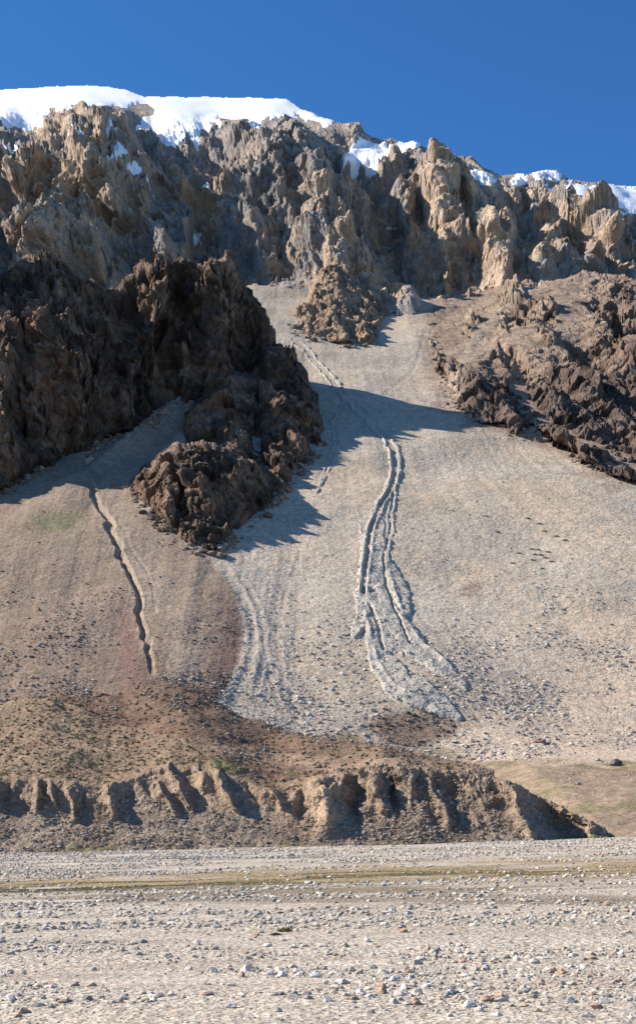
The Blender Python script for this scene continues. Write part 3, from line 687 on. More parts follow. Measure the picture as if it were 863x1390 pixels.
def bank_disp(X, Y, P):
    lip = np.interp(X, [-520, 0, 60, 100, 145, 230, 330, 390, 430, 520, 560, 640, 700, 760, 820], [1078, 1060, 1058, 1062, 1068, 1036, 1058, 1083, 1056, 1032, 1040, 1050, 1063, 1090, 1124])
    lip = lip + fbm(np.stack([X, X * 0, X * 0], -1), 18, 4) * 5
    k = Y - lip
    band = sm(-1, 4, k) * sm(48, 26, k)
    r = band * ((ridged(P * np.array([1, 1, .35]), 9, 5) - .8) * (.45 + .5 * sm(400, 450, X)))
    r -= sm(-2, 5, k) * sm(44, 10, k) * .8 * (.4 + 1.6 * fbm(P * np.array([1, 1, .1]), 14, 3, off=5.))
    r -= sm(430, 700, X) * band * .5
    v, e = facets(P * np.array([1, 1, .7]), 3.5)
    rocky = sm(400, 440, X) * sm(700, 640, X)
    r += v * band * (.3 + .5 * rocky)
    r += (wedges(P[..., 0], P[..., 2], 9., 1.2, 3) * .8 + wedges(P[..., 0], P[..., 2], 3.5, 1., 4) * .7) * rocky * sm(2, 14, k) * sm(90, 60, k) + wedges(P[..., 0] + fbm(P, 9, 2), P[..., 2], 6., 1.6, 5) * .35 * band * (1 - rocky)
    top_ = sm(2, -10, k)
    r += top_ * fbm(P, 22, 5) * 1.4 + fbm(P, 2.2, 3) * .22 + fbm(P, 7, 3, off=3.) * .4
    return r
def bank_col(X, Y, P, N, r):
    n = fbm(P, 18, 4, off=3.); n2 = fbm(P, 5, 4, off=8.)
    lip = np.interp(X, [-520, 0, 60, 100, 145, 230, 330, 390, 430, 520, 560, 640, 700, 760, 820], [1078, 1060, 1058, 1062, 1068, 1036, 1058, 1083, 1056, 1032, 1040, 1050, 1063, 1090, 1124])
    k = Y - lip + n2 * 5
    topc = mix(np.broadcast_to(C(.25, .18, .12), P.shape), C(.205, .16, .105), np.clip(.4 + n * 1.2, 0, 1))
    topc = mix(topc, C(.2, .12, .09), sm(.2, .6, n2))
    topc = mix(topc, C(.27, .20, .14), sm(380, 460, X) * .6)
    face = mix(np.broadcast_to(C(.30, .225, .16), P.shape), C(.24, .18, .125), np.clip(.4 + n2 * 1.2, 0, 1))
    tal = mix(np.broadcast_to(C(.26, .21, .155), P.shape), C(.215, .17, .125), np.clip(.4 + n * 1.3, 0, 1))
    tal = mix(tal, C(.19, .13, .095), sm(34, 8, np.abs(X - (128 + n * 10))) * .6)
    tal = mix(tal, C(.23, .16, .11), sm(50, 10, np.abs(X - 395 + (Y - 1100) * -.3)) * .7)
    c = mix(topc, face, sm(-2, 3, k)); c = mix(c, tal, sm(16, 40, k))
    rocky = sm(400, 450, X) * sm(690, 640, X) * sm(0, 20, k)
    c = mix(c, mix(np.broadcast_to(C(.25, .19, .14), P.shape), C(.14, .10, .075), np.clip(.3 + n2 * 1.5 + (X - 560) / 300, 0, 1)), rocky * .6)
    c = mix(c, C(.36, .27, .18), sm(34, 12, np.hypot(X - 445, (Y - 1088) * .7)) * .8)
    gr = sm(8, 2, np.abs(Y - (np.interp(X, [p[0] for p in bank_foot], [p[1] for p in bank_foot]) - 3)) + n2 * 3)
    c = mix(c, C(.15, .15, .06), gr * sm(-.1, .3, n) * .7)
    c = mix(c, C(.13, .16, .05), sm(20, 4, np.hypot((X - 305) * .6, (Y - 1040) * 1.5)) * .6)
    return c
fins += [(R((50, 955), (70, 1000), (95, 1045)), 52, 6), (R((150, 990), (215, 1020), (260, 1035)), 26, -5)]
bk = relief('river_bank', front_poly, [], M_bank, dict(label='brown earth river bank with eroded overhanging fins and gullies along the river bed', category='river bank'), bank_col, edge=6, back=4, rough=.8, step=.95, strokes=fins, dispf=bank_disp, nblur=1, lines=bank_lines)
def hill_disp(X, Y, P):
    return fbm(P, 26, 5) * 1.6 + fbm(P, 3, 3) * .3
def hill_col(X, Y, P, N, r):
    n = fbm(P, 18, 4, off=3.); n2 = fbm(P, 6, 4, off=8.)
    c = mix(np.broadcast_to(C(.165, .11, .076), P.shape), C(.13, .084, .063), np.clip(.4 + n * 1.2 + n2 * .6, 0, 1))
    c = mix(c, C(.27, .2, .14), sm(14, 3, np.abs(Y - np.interp(X, [150, 240, 300, 380, 460], [995, 1010, 1016, 1030, 1040])) + n2 * 6) * .7)
    c = mix(c, C(.14, .15, .06), sm(.25, .6, n) * sm(980, 1040, Y) * .5)
    return mix(c, C(.25, .185, .13), sm(400, 520, X) * .6)
HC = [(-520, 975), (40, 952), (85, 945), (130, 950), (168, 945), (195, 928), (222, 919), (245, 924), (270, 935), (300, 953), (330, 973), (380, 990), (430, 1004), (480, 1010), (520, 1012), (570, 1020), (640, 1036), (700, 1052), (760, 1080)]
h0, h1, h2, h3, h4 = [], [], [], [], []
for (x, yc, dc) in l_cr:
    if x > 770: continue
    yh = min(yc - 4, float(np.interp(x, [p[0] for p in HC], [p[1] for p in HC])) - 1); ds_ = dc + 14; vh = (YH - yh) / F; zc = H + (YH - yc) / F * ds_ - 1
    sl = .30; dh = (sl * ds_ - zc + 6) / (sl - vh)
    h0.append((x, yc + 40, dc + 2)); h1.append((x, yc + 1, ds_)); h3.append((x, yh, dh)); h4.append((x, yh - 30, dh + 60))
h3 = smooth_line(h3, 3)
hl = relief('hill', [(-520, 975), (-100, 960), (40, 952), (85, 945), (130, 950), (168, 945), (195, 928), (222, 919), (245, 924), (270, 935), (300, 953), (330, 973), (380, 990), (430, 1004), (480, 1010), (520, 1012), (570, 1020), (640, 1037), (668, 1049), (660, 1080), (560, 1080), (400, 1085), (200, 1050), (0, 1010), (-520, 1060)],
       [],
       M_bank, dict(kind='structure'), hill_col, edge=10, back=8, rough=1.2, strokes=[(R((222, 922), (262, 975), (330, 1030)), 34, 9), (R((150, 955), (190, 985), (230, 1000)), 24, -7), (R((330, 985), (380, 1010), (420, 1030)), 20, -4), (R((430, 1010), (520, 1030)), 24, 4)], dispf=hill_disp, nblur=1, step=1.1, lines=[h0, h1, h3, h4])

# ------------------------------------------------------------------ river bed sheet
xs = axis(-3200, 4000, 2.2, -60, 920, 60.)
yrow = np.concatenate([np.arange(1130, 1180, .5), np.arange(1180, 1400, 1.1), np.arange(1400, 2600, 30)])
yrow = np.concatenate([[YH + H * F / dd for dd in (5200, 3500, 2400, 1800, 1400)], yrow])
X, Y = np.meshgrid(xs, yrow)
d = H * F / (Y - YH); P = np.stack([(X - CX) / F * d, d, d * 0], -1); Y = gY(P[..., 0], d)
A = P.copy(); A[..., 0] *= .35
bars = fbm(A, 22, 4) * .42 + fbm(A, 5, 3, off=3.) * .10
def line_y(pl, X): return np.interp(X, [p[0] for p in pl], [p[1] for p in pl])
cut1 = [(-400, 1178), (0, 1172), (430, 1164), (640, 1161), (720, 1159), (840, 1157), (1200, 1153)]
cut2 = [(-400, 1250), (0, 1232), (200, 1222), (430, 1212), (640, 1210), (863, 1204), (1200, 1200)]
def bed_z(x, y):
    p = np.stack([x * .35, y, np.zeros_like(x)], -1)
    Yp = gY(x, y); Xp = CX + F * x / y
    z = plane_z(x) + (fbm(p, 22, 4) * .42 + fbm(p, 5, 3, off=3.) * .10) * sm(3000, 1500, y)
    k1 = Yp - line_y(cut1, Xp)
    return z + .5 * sm(-.3, .3, k1) * sm(420, 640, Xp) * sm(12, 1, k1) + .25 * sm(-.6, .6, Yp - line_y(cut2, Xp))
P[..., 2] = bed_z(P[..., 0], P[..., 1])
# cut edges of gravel terraces along the river
n = fbm(A, 30, 4, off=9.); n2 = fbm(A, 7, 4, off=2.); nb = fbm(np.stack([P[..., 0] * .2, P[..., 1], P[..., 2] * 0], -1), 4, 4, off=6.)
col = mix(np.broadcast_to(C(.36, .32, .26), P.shape), C(.44, .40, .335), np.clip(.5 + n * 1.2, 0, 1))
col = mix(col, C(.30, .25, .205), sm(.25, .7, nb + n * .5) * .6)
def strip(pl, w, c, amt, nz=1.):
    global col
    q = np.abs(Y - line_y(pl, X)) + (n2 * 1.0 + nb * .5) * w * nz
    col = mix(col, c, sm(w, w * .4, q) * amt)
strip([(-400, 1215), (0, 1209), (200, 1201), (430, 1194), (600, 1188), (863, 1182), (1200, 1178)], 11, C(.175, .16, .085), .95)
strip([(-400, 1215), (430, 1188), (600, 1184), (863, 1178), (1200, 1174)], 14, C(.29, .225, .13), .9, 1.2)
strip([(-400, 1240), (0, 1230), (110, 1226), (160, 1225)], 12, C(.20, .16, .12), .8)
strip([(120, 1226), (240, 1223), (330, 1219), (440, 1213), (520, 1210), (600, 1206)], 5, C(.15, .125, .085), .8)
strip([(640, 1206), (760, 1203), (863, 1199), (1200, 1196)], 5.5, C(.18, .145, .09), .8)
strip([(-400, 1168), (0, 1163), (200, 1160), (430, 1152), (640, 1146), (863, 1144)], 3., C(.46, .43, .40), .6)
col = mix(col, C(.28, .24, .16), sm(.15, .5, n) * sm(1235, 1300, Y) * sm(550, 800, X) * .6)
bed = grid_mesh('river_bed', P, col, np.ones(X.shape, bool), M_bed, dict(kind='structure'), smooth=True)
print('bed', P.shape, round(time.time() - T0, 1))

# water: shallow stream ribbons on the far side of the bed
def ribbon(pts, name, props):
    V = []; Fq = []
    for i, (x, yc, hw) in enumerate(pts):
        for s in (-1, 1):
            Yp = yc + s * hw; dd = gd(x, Yp); p = pt(np.float64(x), np.float64(Yp), np.float64(dd)); V.append((p[0], p[1], .1 + float(plane_z(p[0]))))
    Fq = [(2 * i + 1, 2 * i + 3, 2 * i + 2, 2 * i) for i in range(len(pts) - 1)]
    me = make_mesh(name, V, Fq, M_water, None, True, None, props)
ribbon([(x, 1168.5 - x * .014 + math.sin(x * .02) * .8, 1.1 + .5 * math.sin(x * .031)) for x in range(150, 441, 8)], 'river', dict(kind='structure'))

# ------------------------------------------------------------------ stones
def ico(sub):
    t = (1 + 5 ** .5) / 2
    v = [(-1, t, 0), (1, t, 0), (-1, -t, 0), (1, -t, 0), (0, -1, t), (0, 1, t), (0, -1, -t), (0, 1, -t), (t, 0, -1), (t, 0, 1), (-t, 0, -1), (-t, 0, 1)]
    f = [(0, 11, 5), (0, 5, 1), (0, 1, 7), (0, 7, 10), (0, 10, 11), (1, 5, 9), (5, 11, 4), (11, 10, 2), (10, 7, 6), (7, 1, 8), (3, 9, 4), (3, 4, 2), (3, 2, 6), (3, 6, 8), (3, 8, 9), (4, 9, 5), (2, 4, 11), (6, 2, 10), (8, 6, 7), (9, 8, 1)]
    v = [np.array(p) / np.linalg.norm(p) for p in v]
    for _ in range(sub):
        cache = {}; nf = []
        def mid(a, b):
            k = (min(a, b), max(a, b))
            if k not in cache: m = v[a] + v[b]; v.append(m / np.linalg.norm(m)); cache[k] = len(v) - 1
            return cache[k]
        for a, b, c in f:
            ab, bc, ca = mid(a, b), mid(b, c), mid(c, a); nf += [(a, ab, ca), (b, bc, ab), (c, ca, bc), (ab, bc, ca)]
        f = nf
    return np.array(v), np.array(f)
def stone_shape(sub, seed):
    r = np.random.default_rng(seed); v, f = ico(sub)
    v = v * (1 + fbm(v * 1.0, 1.1, 3, off=seed * 3.7)[:, None] * .55)
    for _ in range(7):                        # flat chipped faces
        n = r.normal(size=3); n /= np.linalg.norm(n); h = r.uniform(.55, .85)
        k = v @ n; v = v - np.maximum(k - h, 0)[:, None] * n
    v = v * np.array([1, r.uniform(.65, 1), r.uniform(.45, .75)])
    return v, f
SH0 = [stone_shape(0, s) for s in range(10)]; SH1 = [stone_shape(1, s + 40) for s in range(8)]; SH2 = [stone_shape(2, s + 80) for s in range(9)]
def rotz(a):
    c, s = np.cos(a), np.sin(a); R_ = np.zeros((len(a), 3, 3)); R_[:, 0, 0] = c; R_[:, 0, 1] = -s; R_[:, 1, 0] = s; R_[:, 1, 1] = c; R_[:, 2, 2] = 1; return R_
def stones_mass(name, pos, size, colr, mat, props, shapes, sink=.25):
    pick = rng.integers(0, len(shapes), len(pos)); VV = []; FF = []; CC = []; base = 0
    for k, (v, f) in enumerate(shapes):
        m_ = pick == k; nn = m_.sum()
        if not nn: continue
        R_ = rotz(rng.uniform(0, 6.28, nn)); s = size[m_]
        w = np.einsum('nij,vj->nvi', R_, v) * s[:, None, None]; w[..., 2] += s[:, None] * (.5 - sink)
        w += pos[m_][:, None]
        VV.append(w.reshape(-1, 3)); FF.append((f[None] + (np.arange(nn) * len(v))[:, None, None]).reshape(-1, 3) + base); CC.append(np.repeat(colr[m_], len(v), 0)); base += nn * len(v)
    return make_mesh(name, np.concatenate(VV), np.concatenate(FF), mat, np.concatenate(CC), False, None, props)
PAL = np.array([(.43, .385, .315), (.52, .475, .40), (.36, .32, .265), (.38, .275, .195), (.29, .26, .225), (.44, .37, .28)])
def stone_cols(n, pal=PAL, p=None):
    return pal[rng.choice(len(pal), n, p=p)] * rng.uniform(.8, 1.15, (n, 1))
# river bed stones
n = 240000
dd = 30 + (372 - 30) * rng.random(n) ** .8
xx = rng.uniform(-.34, .37, n) * dd
ppn = np.stack([xx * .5, dd, np.zeros(n)], -1)
dens = fbm(ppn, 9, 3, off=6.) + fbm(ppn, 26, 2, off=1.) * .8
Yp = gY(xx, dd); Xp = CX + F * xx / dd
veg = (np.abs(Yp - line_y([(-400, 1215), (0, 1209), (200, 1201), (430, 1194), (600, 1188), (863, 1182)], Xp) + 3) < 9)
keep = (rng.random(n) < np.clip(.5 + dens * 2.4, .06, 1)) & ~(veg & (rng.random(n) < .85))
dd, xx = dd[keep], xx[keep]; n = len(dd)
sz = .034 * (1 - rng.random(n)) ** -.5; sz = np.clip(sz, .034, .2) * (1 + dd / 240)
pos = np.stack([xx, dd, bed_z(xx, dd)], -1)
Yp = gY(xx, dd); Xp = CX + F * xx / dd
cl = stone_cols(n, p=[.3, .3, .15, .1, .03, .12])
app = sz / dd; order = np.argsort(-app)
ind = order[:250]; rest = order[250:]
big = rest[:12000]; small = rest[12000:]
allm_v = [stones_mass('river_stones', pos[small], sz[small], cl[small], M_stone, dict(kind='stuff', label='countless small pale stones strewn over the river bed'), SH0, .38)]
stones_mass('river_cobbles', pos[big], sz[big], cl[big], M_stone, dict(kind='stuff', label='pale and reddish cobbles strewn over the near river bed'), SH1, .38)
stone_meshes = {}
def stone_object(name, loc, s, shape, colr, props, rz=0., flat=1.):
    key = (shape, tuple(np.round(colr, 3)))
    if key not in stone_meshes:
        v, f = SH2[shape]
        o = make_mesh(name, v, f, M_stone, np.tile(colr, (len(v), 1)), False); stone_meshes[key] = o.data
    else:
        o = bpy.data.objects.new(name, stone_meshes[key]); bpy.context.scene.collection.objects.link(o)
    o.location = loc; o.scale = (s, s, s * flat); o.rotation_euler = (0, 0, rz)
    for k_, v_ in props.items(): o[k_] = v_
    return o
kinds = [('pale grey stone lying loose among the river bed cobbles', (.46, .42, .37)), ('whitish stone lying loose among the river bed cobbles', (.56, .52, .47)), ('rusty brown stone lying loose among the river bed cobbles', (.38, .26, .185)), ('dark grey stone lying loose among the river bed cobbles', (.25, .23, .215))]
for q, i in enumerate(ind):
    kk = int(rng.choice(4, p=[.42, .33, .15, .10]))
    stone_object('stone', (pos[i, 0], pos[i, 1], pos[i, 2] + sz[i] * .12), sz[i], int(rng.integers(9)), kinds[kk][1], dict(label=kinds[kk][0], category='stone', group=kinds[kk][0].split(' stone')[0] + ' stones on the near river bed'), float(rng.uniform(0, 6.28)))
def bed_at(X, Y):
    d = float(gd(X, Y)); x = (X - CX) / F * d
    return (x, d, float(bed_z(np.array([x]), np.array([d]))[0]))
for (X_, Y_, spx, sh, c_, lab) in [
    (420, 1199, 7.5, 1, (.52, .48, .43), 'pale boulder standing alone where the green strip meets the gravel'),
    (548, 1275, 8, 3, (.42, .25, .16), 'squarish orange brown stone at the front of the gravel'),
    (349, 1276, 5, 4, (.42, .25, .16), 'flat orange brown stone just left of the dry shrub clump'),
    (498, 1286, 7, 5, (.50, .46, .42), 'broad pale stone below the shrub clump, right of the small cobbles'),
    (267, 1290, 7, 6, (.50, .46, .41), 'pale block at the front left of the gravel'),
    (395, 1163, 5.5, 7, (.20, .18, .16), 'dark pointed boulder beside the far stream'),
    (753, 1197, 4.5, 2, (.46, .38, .30), 'tan boulder on the far edge of the ochre grass strip'),
    (298, 1181, 4, 0, (.38, .26, .20), 'reddish boulder on the pale far gravel bar'),
    (610, 1277, 6, 8, (.42, .38, .35), 'grey stone in the right foreground gravel')]:
    loc = bed_at(X_, Y_); s = spx / F * loc[1]
    stone_object('boulder', (loc[0], loc[1], loc[2] + s * .2), s, sh, c_, dict(label=lab, category='boulder'), sh * .9)
print('bed stones', n, round(time.time() - T0, 1))

# stones on slopes: picked on the surfaces themselves
def scatter(layer, n, wfun, ok=None):
    w = wfun(layer['X'], layer['Y'], layer['P']).astype(float)
    if ok is not None: w = w * ok
    w = w.ravel(); w = np.clip(w, 0, None); c = np.cumsum(w); i = np.searchsorted(c, rng.random(n) * c[-1])
    i = np.clip(i, 0, len(w) - 1)
    return layer['P'].reshape(-1, 3)[i] , i
def scree_w(X, Y, P):
    nn = fbm(P, 40, 3, off=33.)
    w = (.1 + sm(600, 980, Y) ** 1.6 * 1.4) * (X > -60) * (X < 930) * (Y > 560) * (Y < 1128)
    w = w * (1 - .95 * sm(1020, 1042, Y))
    w = w * np.clip(.5 + nn * 1.5, .05, 2)
    w = w * (1 + 2.5 * sm(26, 4, np.abs(X - np.interp(Y, [740, 800, 850, 900, 950], [285, 318, 330, 322, 300]))) * (Y > 760))
    return w
pos, idx = scatter(sc, 36000, scree_w)
Yv = sc['Y'].ravel()[idx]; Xv = sc['X'].ravel()[idx]; lfv = sc['leftfan'].ravel()[idx]
sz = np.clip(.23 * (1 - rng.random(len(pos))) ** -.42, .23, 1.5) * (.8 + .4 * sm(700, 1000, Yv))
cl = np.where((lfv > .5)[:, None], stone_cols(len(pos), np.array([(.22, .14, .11), (.29, .23, .19), (.17, .10, .08), (.36, .32, .28)])), stone_cols(len(pos), np.array([(.46, .40, .34), (.54, .49, .43), (.38, .30, .245), (.40, .345, .295)])))
dk = np.hypot((Xv - 560) * .75, (Yv - 985) * 1.9) < 45
cl[dk] = stone_cols(int(dk.sum()), np.array([(.17, .12, .09), (.24, .18, .14), (.12, .09, .07)]))
stones_mass('scree_stones', pos, sz, cl, M_block, dict(kind='stuff', label='loose stones scattered over the scree slopes'), SH0, .4)
def foot_w(X, Y, P):
    d1 = np.abs(poly_sd(X, Y, massif)); w = sm(16, 1, d1) * (Y > 500)
    d2 = seg_dist(X, Y, [(178, 657), (190, 684), (215, 708), (250, 739), (290, 752), (342, 716), (385, 672), (402, 642), (436, 608)])[0]
    d3 = seg_dist(X, Y, [(590, 440), (600, 500), (612, 547), (640, 564), (700, 584), (765, 606), (800, 630), (863, 652)])[0]
    d4 = seg_dist(X, Y, [(387, 440), (412, 458), (440, 467), (470, 470), (515, 466)])[0]
    w = np.maximum(w, np.maximum(sm(12, 1, d2), np.maximum(sm(14, 1, d3) * .5, sm(8, 1, d4) * .6)))
    return w ** 1.5 * (X > -60) * (X < 930) * np.clip(.5 + fbm(P, 25, 3, off=3.) * 2, .03, 2)
pos, idx = scatter(sc, 2600, foot_w)
sz = np.clip(.7 * (1 - rng.random(len(pos))) ** -.5, .7, 4.5)
stones_mass('fallen_blocks', pos, sz, stone_cols(len(pos), np.array([(.20, .15, .115), (.27, .21, .165), (.15, .11, .09)])), M_block, dict(kind='stuff', label='dark fallen rock debris along the feet of the outcrops'), SH1, .4)
pos, idx = scatter(db, 1600, lambda X, Y, P: (db['T'] > .05) * (1 + 3 * (np.abs(db['T'] - .5) < .25)) * (.3 + sm(600, 900, Y)))
sz = np.clip(.3 * (1 - rng.random(len(pos))) ** -.4, .3, 1.3)
stones_mass('debris_stones', pos, sz, stone_cols(len(pos), np.array([(.39, .35, .30), (.35, .31, .27), (.44, .40, .345)])), M_block, dict(kind='stuff', label='grey stones carried on the debris flow'), SH0, .4)
def bank_w(X, Y, P):
    nn = fbm(P, 9, 3, off=33.)
    lip = np.interp(X, [-520, 0, 60, 100, 145, 230, 330, 390, 430, 520, 560, 640, 700, 760, 820], [1078, 1060, 1058, 1062, 1068, 1036, 1058, 1083, 1056, 1032, 1040, 1050, 1063, 1090, 1124])
    w = (X > -40) * (X < 830) * (.3 + 1.3 * sm(25, 60, Y - lip) + 1.5 * sm(30, 8, np.abs(X - 128)) * (Y > lip) + 2.5 * sm(520, 560, X) * sm(690, 640, X) * (Y > lip - 4)) * np.clip(.5 + nn * 1.4, .1, 2)
    return w * (1 - .9 * sm(-2, 3, Y - lip) * sm(26, 18, Y - lip) * (X < 520))
pos, idx = scatter(bk, 16000, bank_w, bk['ok'])
sz = np.clip(.13 * (1 - rng.random(len(pos))) ** -.45, .13, .75) * (pos[:, 1] / 330)
BP = np.array([(.25, .185, .135), (.31, .25, .19), (.20, .145, .105), (.34, .29, .235)])
stones_mass('bank_stones', pos, sz, stone_cols(len(pos), BP), M_block, dict(kind='stuff', label='loose brown stones littering the river bank'), SH0, .4)
def hill_w(X, Y, P):
    nn = fbm(P, 9, 3, off=3.)
    return (X > -40) * (X < 700) * (.25 + 3. * sm(30, 6, np.hypot((X - 235) * .5, (Y - 938))) + 2. * sm(24, 4, np.hypot((X - 120) * .5, (Y - 965)))+ 2. * sm(12, 2, np.abs(Y - np.interp(X, [240, 300, 430], [925, 958, 1008])))) * np.clip(.5 + nn * 1.4, .1, 2)
pos, idx = scatter(hl, 9000, hill_w, hl['ok'])
sz = np.clip(.2 * (1 - rng.random(len(pos))) ** -.45, .2, 1.1)
stones_mass('hill_stones', pos, sz, stone_cols(len(pos), BP * .9), M_block, dict(kind='stuff', label='reddish brown stones littering the hill behind the bank'), SH0, .4)

# ------------------------------------------------------------------ plants
def tuft(seed, blades=70, h=1.):
    r = np.random.default_rng(seed); V = []; Ff = []
    for k in range(blades):
        a = r.uniform(0, 6.28); rad = r.uniform(0, .8); bx, by = rad * math.cos(a), rad * math.sin(a)
        ln = r.uniform(.35, .75) * (1.1 - rad * .7) * h; lean = r.uniform(.0, .5); w = .07
        tx, ty = bx + math.cos(a) * lean * ln, by + math.sin(a) * lean * ln; pa = r.uniform(0, 3.14)
        b_ = len(V); V += [(bx - w * math.cos(pa), by - w * math.sin(pa), -.12), (bx + w * math.cos(pa), by + w * math.sin(pa), -.12), (tx, ty, ln)]; Ff.append((b_, b_ + 1, b_ + 2))
    return np.array(V), np.array(Ff)
TU = [tuft(s) for s in range(5)]
def plant_mass(name, pos, size, colr, props):
    return stones_mass(name, pos, size, colr, M_plant, props, TU, .5)
PC = np.array([(.11, .105, .045), (.16, .13, .07), (.09, .08, .045), (.13, .14, .05)])
def plants(layer, n, wfun, nobj, label, name, ok, scale, pal, mass_label, mass_name, cat='plant'):
    pos, idx = scatter(layer, n, wfun, ok)
    sz = scale * rng.uniform(.5, 1.4, n) * (pos[:, 1] / 350); app = np.argsort(-sz / pos[:, 1])
    meshes = []
    for k, i in enumerate(app[:nobj]):
        if k < 6:
            v, f = TU[k % 5]; o = make_mesh(name, v, f, M_plant, np.tile(pal[k % len(pal)], (len(v), 1))); meshes.append(o.data)
        else:
            o = bpy.data.objects.new(name, meshes[k % 6]); bpy.context.scene.collection.objects.link(o)
        o.location = pos[i]; o.scale = (sz[i],) * 3; o.rotation_euler = (0, 0, float(rng.uniform(0, 6)))
        o['label'] = label; o['category'] = cat; o['group'] = label
    r_ = app[nobj:]
    plant_mass(mass_name, pos[r_], sz[r_], stone_cols(len(r_), pal), dict(kind='stuff', label=mass_label))
def top_w(X, Y, P):
    lip = np.interp(X, [-520, 0, 60, 100, 145, 230, 330, 390, 430, 520, 560, 640, 700, 760, 820], [1078, 1060, 1058, 1062, 1068, 1036, 1058, 1083, 1056, 1032, 1040, 1050, 1063, 1090, 1124])
    return (X > -20) * (X < 640) * (Y < lip - 3) * (Y > 950)
plants(bk, 1000, top_w, 250, 'low olive brown cushion plant on the earth mound above the bank', 'cushion_plant', bk['ok'], .55, PC, 'smaller cushion plants dotted over the mound above the bank', 'low_plants')
plants(hl, 900, lambda X, Y, P: (X > -20) * (X < 660) * (Y > 930) * 1., 0, '', '', hl['ok'], .6, PC, 'small plants dotted over the hill behind the bank', 'hill_plants')
# grass strips on the river bed: short blades, one mass
n = 42000
Yg = []; Xg = []
def strip_pts(pl, w, n):
    x = rng.uniform(-60, 930, n); x = x[(x > pl[0][0]) & (x < pl[-1][0])]
    y = line_y(pl, x) + rng.normal(size=len(x)) * w; return x, y
for pl, w, k in (([(-60, 1211), (0, 1209), (200, 1201), (430, 1194), (600, 1188), (863, 1182), (930, 1181)], 4.2, 30000), ([(400, 1190), (600, 1184), (863, 1178), (930, 1177)], 5.5, 16000),
                 ([(120, 1226), (240, 1223), (330, 1219), (440, 1213), (600, 1207)], 1.6, 5000), ([(680, 1205), (863, 1199), (930, 1198)], 1.8, 3500), ([(-60, 1162), (0, 1160), (150, 1158), (330, 1152), (430, 1149)], .7, 3500), ([(430, 1148), (640, 1143), (860, 1140.6)], .5, 1500)):
    x, y = strip_pts(pl, w, k); Xg.append(x); Yg.append(y)
Xg = np.concatenate(Xg); Yg = np.concatenate(Yg); dd = gd(Xg, Yg); xx = (Xg - CX) / F * dd
nz = fbm(np.stack([xx * .3, dd, xx * 0], -1), 6, 3, off=14.); k = nz > -.12
dd, xx, Xg, Yg = dd[k], xx[k], Xg[k], Yg[k]
pos = np.stack([xx, dd, bed_z(xx, dd) + .02], -1)
gp = np.where(((Yg < 1200) & (rng.random(len(Xg)) < (Xg - 250) / 600))[:, None], stone_cols(len(Xg), np.array([(.30, .22, .10), (.26, .21, .11)])), stone_cols(len(Xg), np.array([(.14, .15, .06), (.18, .17, .08), (.12, .11, .06)])))
GT = [tuft(s + 20, 7, .8) for s in range(4)]
stones_mass('grass', pos, rng.uniform(.10, .22, len(pos)) * (dd / 140), gp, M_grass, dict(kind='stuff', label='short green and ochre grass growing in strips across the river bed'), GT, .5)
def shrub(X_, Y_, spx, pal, lab, group=None):
    loc = bed_at(X_, Y_); s = spx / F * loc[1]; v, f = tuft(int(X_), 260, 1.)
    cc = pal[rng.integers(0, len(pal), len(f))]; 
    o = make_mesh('shrub', v * [1.3, 1., .8], f, M_plant, np.repeat(cc, 3, 0), False, None, dict(label=lab, category='shrub'))
    o.location = loc; o.scale = (s, s, s)
SP_ = np.array([(.15, .17, .05), (.10, .11, .04), (.22, .17, .09), (.08, .06, .04)])
shrub(388, 1270, 11, SP_, 'dry green shrub clump growing in the foreground gravel')
shrub(374, 1276, 8, np.array([(.10, .07, .05), (.13, .09, .06)]), 'dark brown dead twig clump at the left foot of the green shrub')
shrub(381, 1246, 5, np.array([(.09, .07, .05), (.12, .1, .06)]), 'small dark tuft in the gravel behind the green shrub')
print('plants', round(time.time() - T0, 1))

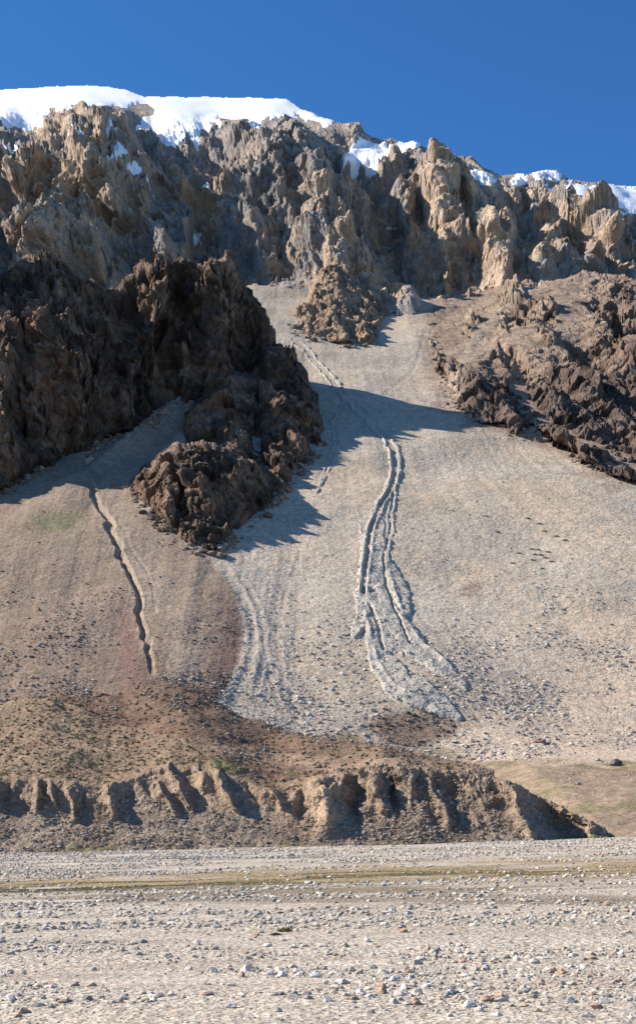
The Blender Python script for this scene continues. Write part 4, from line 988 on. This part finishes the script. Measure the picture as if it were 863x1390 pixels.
# ---- dark bushes and blocks on the scree
def on_scree(X_, Y_):
    j = int(np.argmin(np.abs(sc['Y'][:, 0] - Y_))); i = int(np.argmin(np.abs(sc['X'][0] - X_))); return sc['P'][j, i]
for X_, Y_ in [(716, 706), (732, 712), (738, 722), (755, 728), (766, 734), (722, 742), (730, 744), (726, 750), (734, 752), (741, 756), (748, 760), (722, 758), (736, 770), (696, 762), (705, 748), (675, 720), (660, 702), (744, 748)]:
    p = on_scree(X_, Y_); v, f = tuft(X_, 120, 1.)
    o = make_mesh('bush', v * [1.4, 1, .7], f, M_plant, np.tile((.09, .09, .05), (len(v), 1)), False, None, dict(label='dark low bush dotted among others on the right of the pale scree', category='bush', group='dark bushes on the pale scree'))
    o.location = p; o.scale = (1.9, 1.9, 1.9)
for k, (X_, Y_, s_, c_, lab) in enumerate([
    (835, 1041, 3.2, (.12, .10, .09), 'dark boulder on the stony slope at the right edge above the terrace'),
    (734, 1010, 3.6, (.19, .13, .11), 'reddish dark boulder on the lower right scree'),
    (585, 968, 1.6, (.16, .15, .15), 'dark block at the tip of the lower debris tongue'),
    (702, 993, 1.6, (.2, .18, .17), 'small grey boulder on the lower scree right of the debris tongues'),
    (153, 656, 2.4, (.2, .15, .12), 'brown boulder beside the rock dome at the head of the left gully'),
    (770, 906, 1.4, (.2, .16, .13), 'small dark block low on the right scree')]):
    p = on_scree(X_, Y_)
    stone_object('boulder', (p[0], p[1], p[2] + s_ * .2), s_, k, c_, dict(label=lab, category='boulder'), k * 1.1)

# ------------------------------------------------------------------ light, sky, camera
Lv = np.array([-.76, .15, .56]); Lv /= np.linalg.norm(Lv)
el = math.asin(Lv[2]); az = math.atan2(Lv[0], Lv[1])           # azimuth clockwise from +Y
sun = bpy.data.lights.new('sun', 'SUN'); sun.energy = 5.0; sun.angle = math.radians(.53); sun.color = (1., .91, .80)
so = bpy.data.objects.new('sun', sun); bpy.context.scene.collection.objects.link(so)
from mathutils import Vector
so.rotation_euler = Vector(Lv).to_track_quat('Z', 'Y').to_euler()
scn = bpy.context.scene
w = bpy.data.worlds.new('World'); scn.world = w; w.use_nodes = True; nt = w.node_tree
sky = nt.nodes.new('ShaderNodeTexSky'); sky.sky_type = 'NISHITA'; sky.sun_disc = False
sky.sun_elevation = el; sky.sun_rotation = az; sky.altitude = 5200; sky.air_density = 1.0; sky.dust_density = 0.; sky.ozone_density = 3.
hs = nt.nodes.new('ShaderNodeHueSaturation'); hs.inputs['Saturation'].default_value = 1.22; nt.links.new(sky.outputs[0], hs.inputs['Color']); nt.links.new(hs.outputs[0], nt.nodes['Background'].inputs['Color']); nt.nodes['Background'].inputs['Strength'].default_value = .12
cam = bpy.data.cameras.new('camera'); co = bpy.data.objects.new('camera', cam); scn.collection.objects.link(co)
co.location = (0, 0, H); co.rotation_euler = (math.radians(90), 0, 0)
cam.sensor_fit = 'VERTICAL'; cam.sensor_height = 36; cam.sensor_width = 24; cam.lens = F / 1390 * 36
cam.shift_y = (YH - 695) / 1390; cam.clip_start = .5; cam.clip_end = 30000
scn.camera = co
scn.view_settings.view_transform = 'Standard'; scn.view_settings.look = 'None'; scn.view_settings.gamma = 1; scn.view_settings.exposure = .9
scn.view_settings.use_curve_mapping = False
scn.cycles.max_bounces = 3; scn.cycles.diffuse_bounces = 2; scn.cycles.use_denoising = True
print('total', round(time.time() - T0, 1))
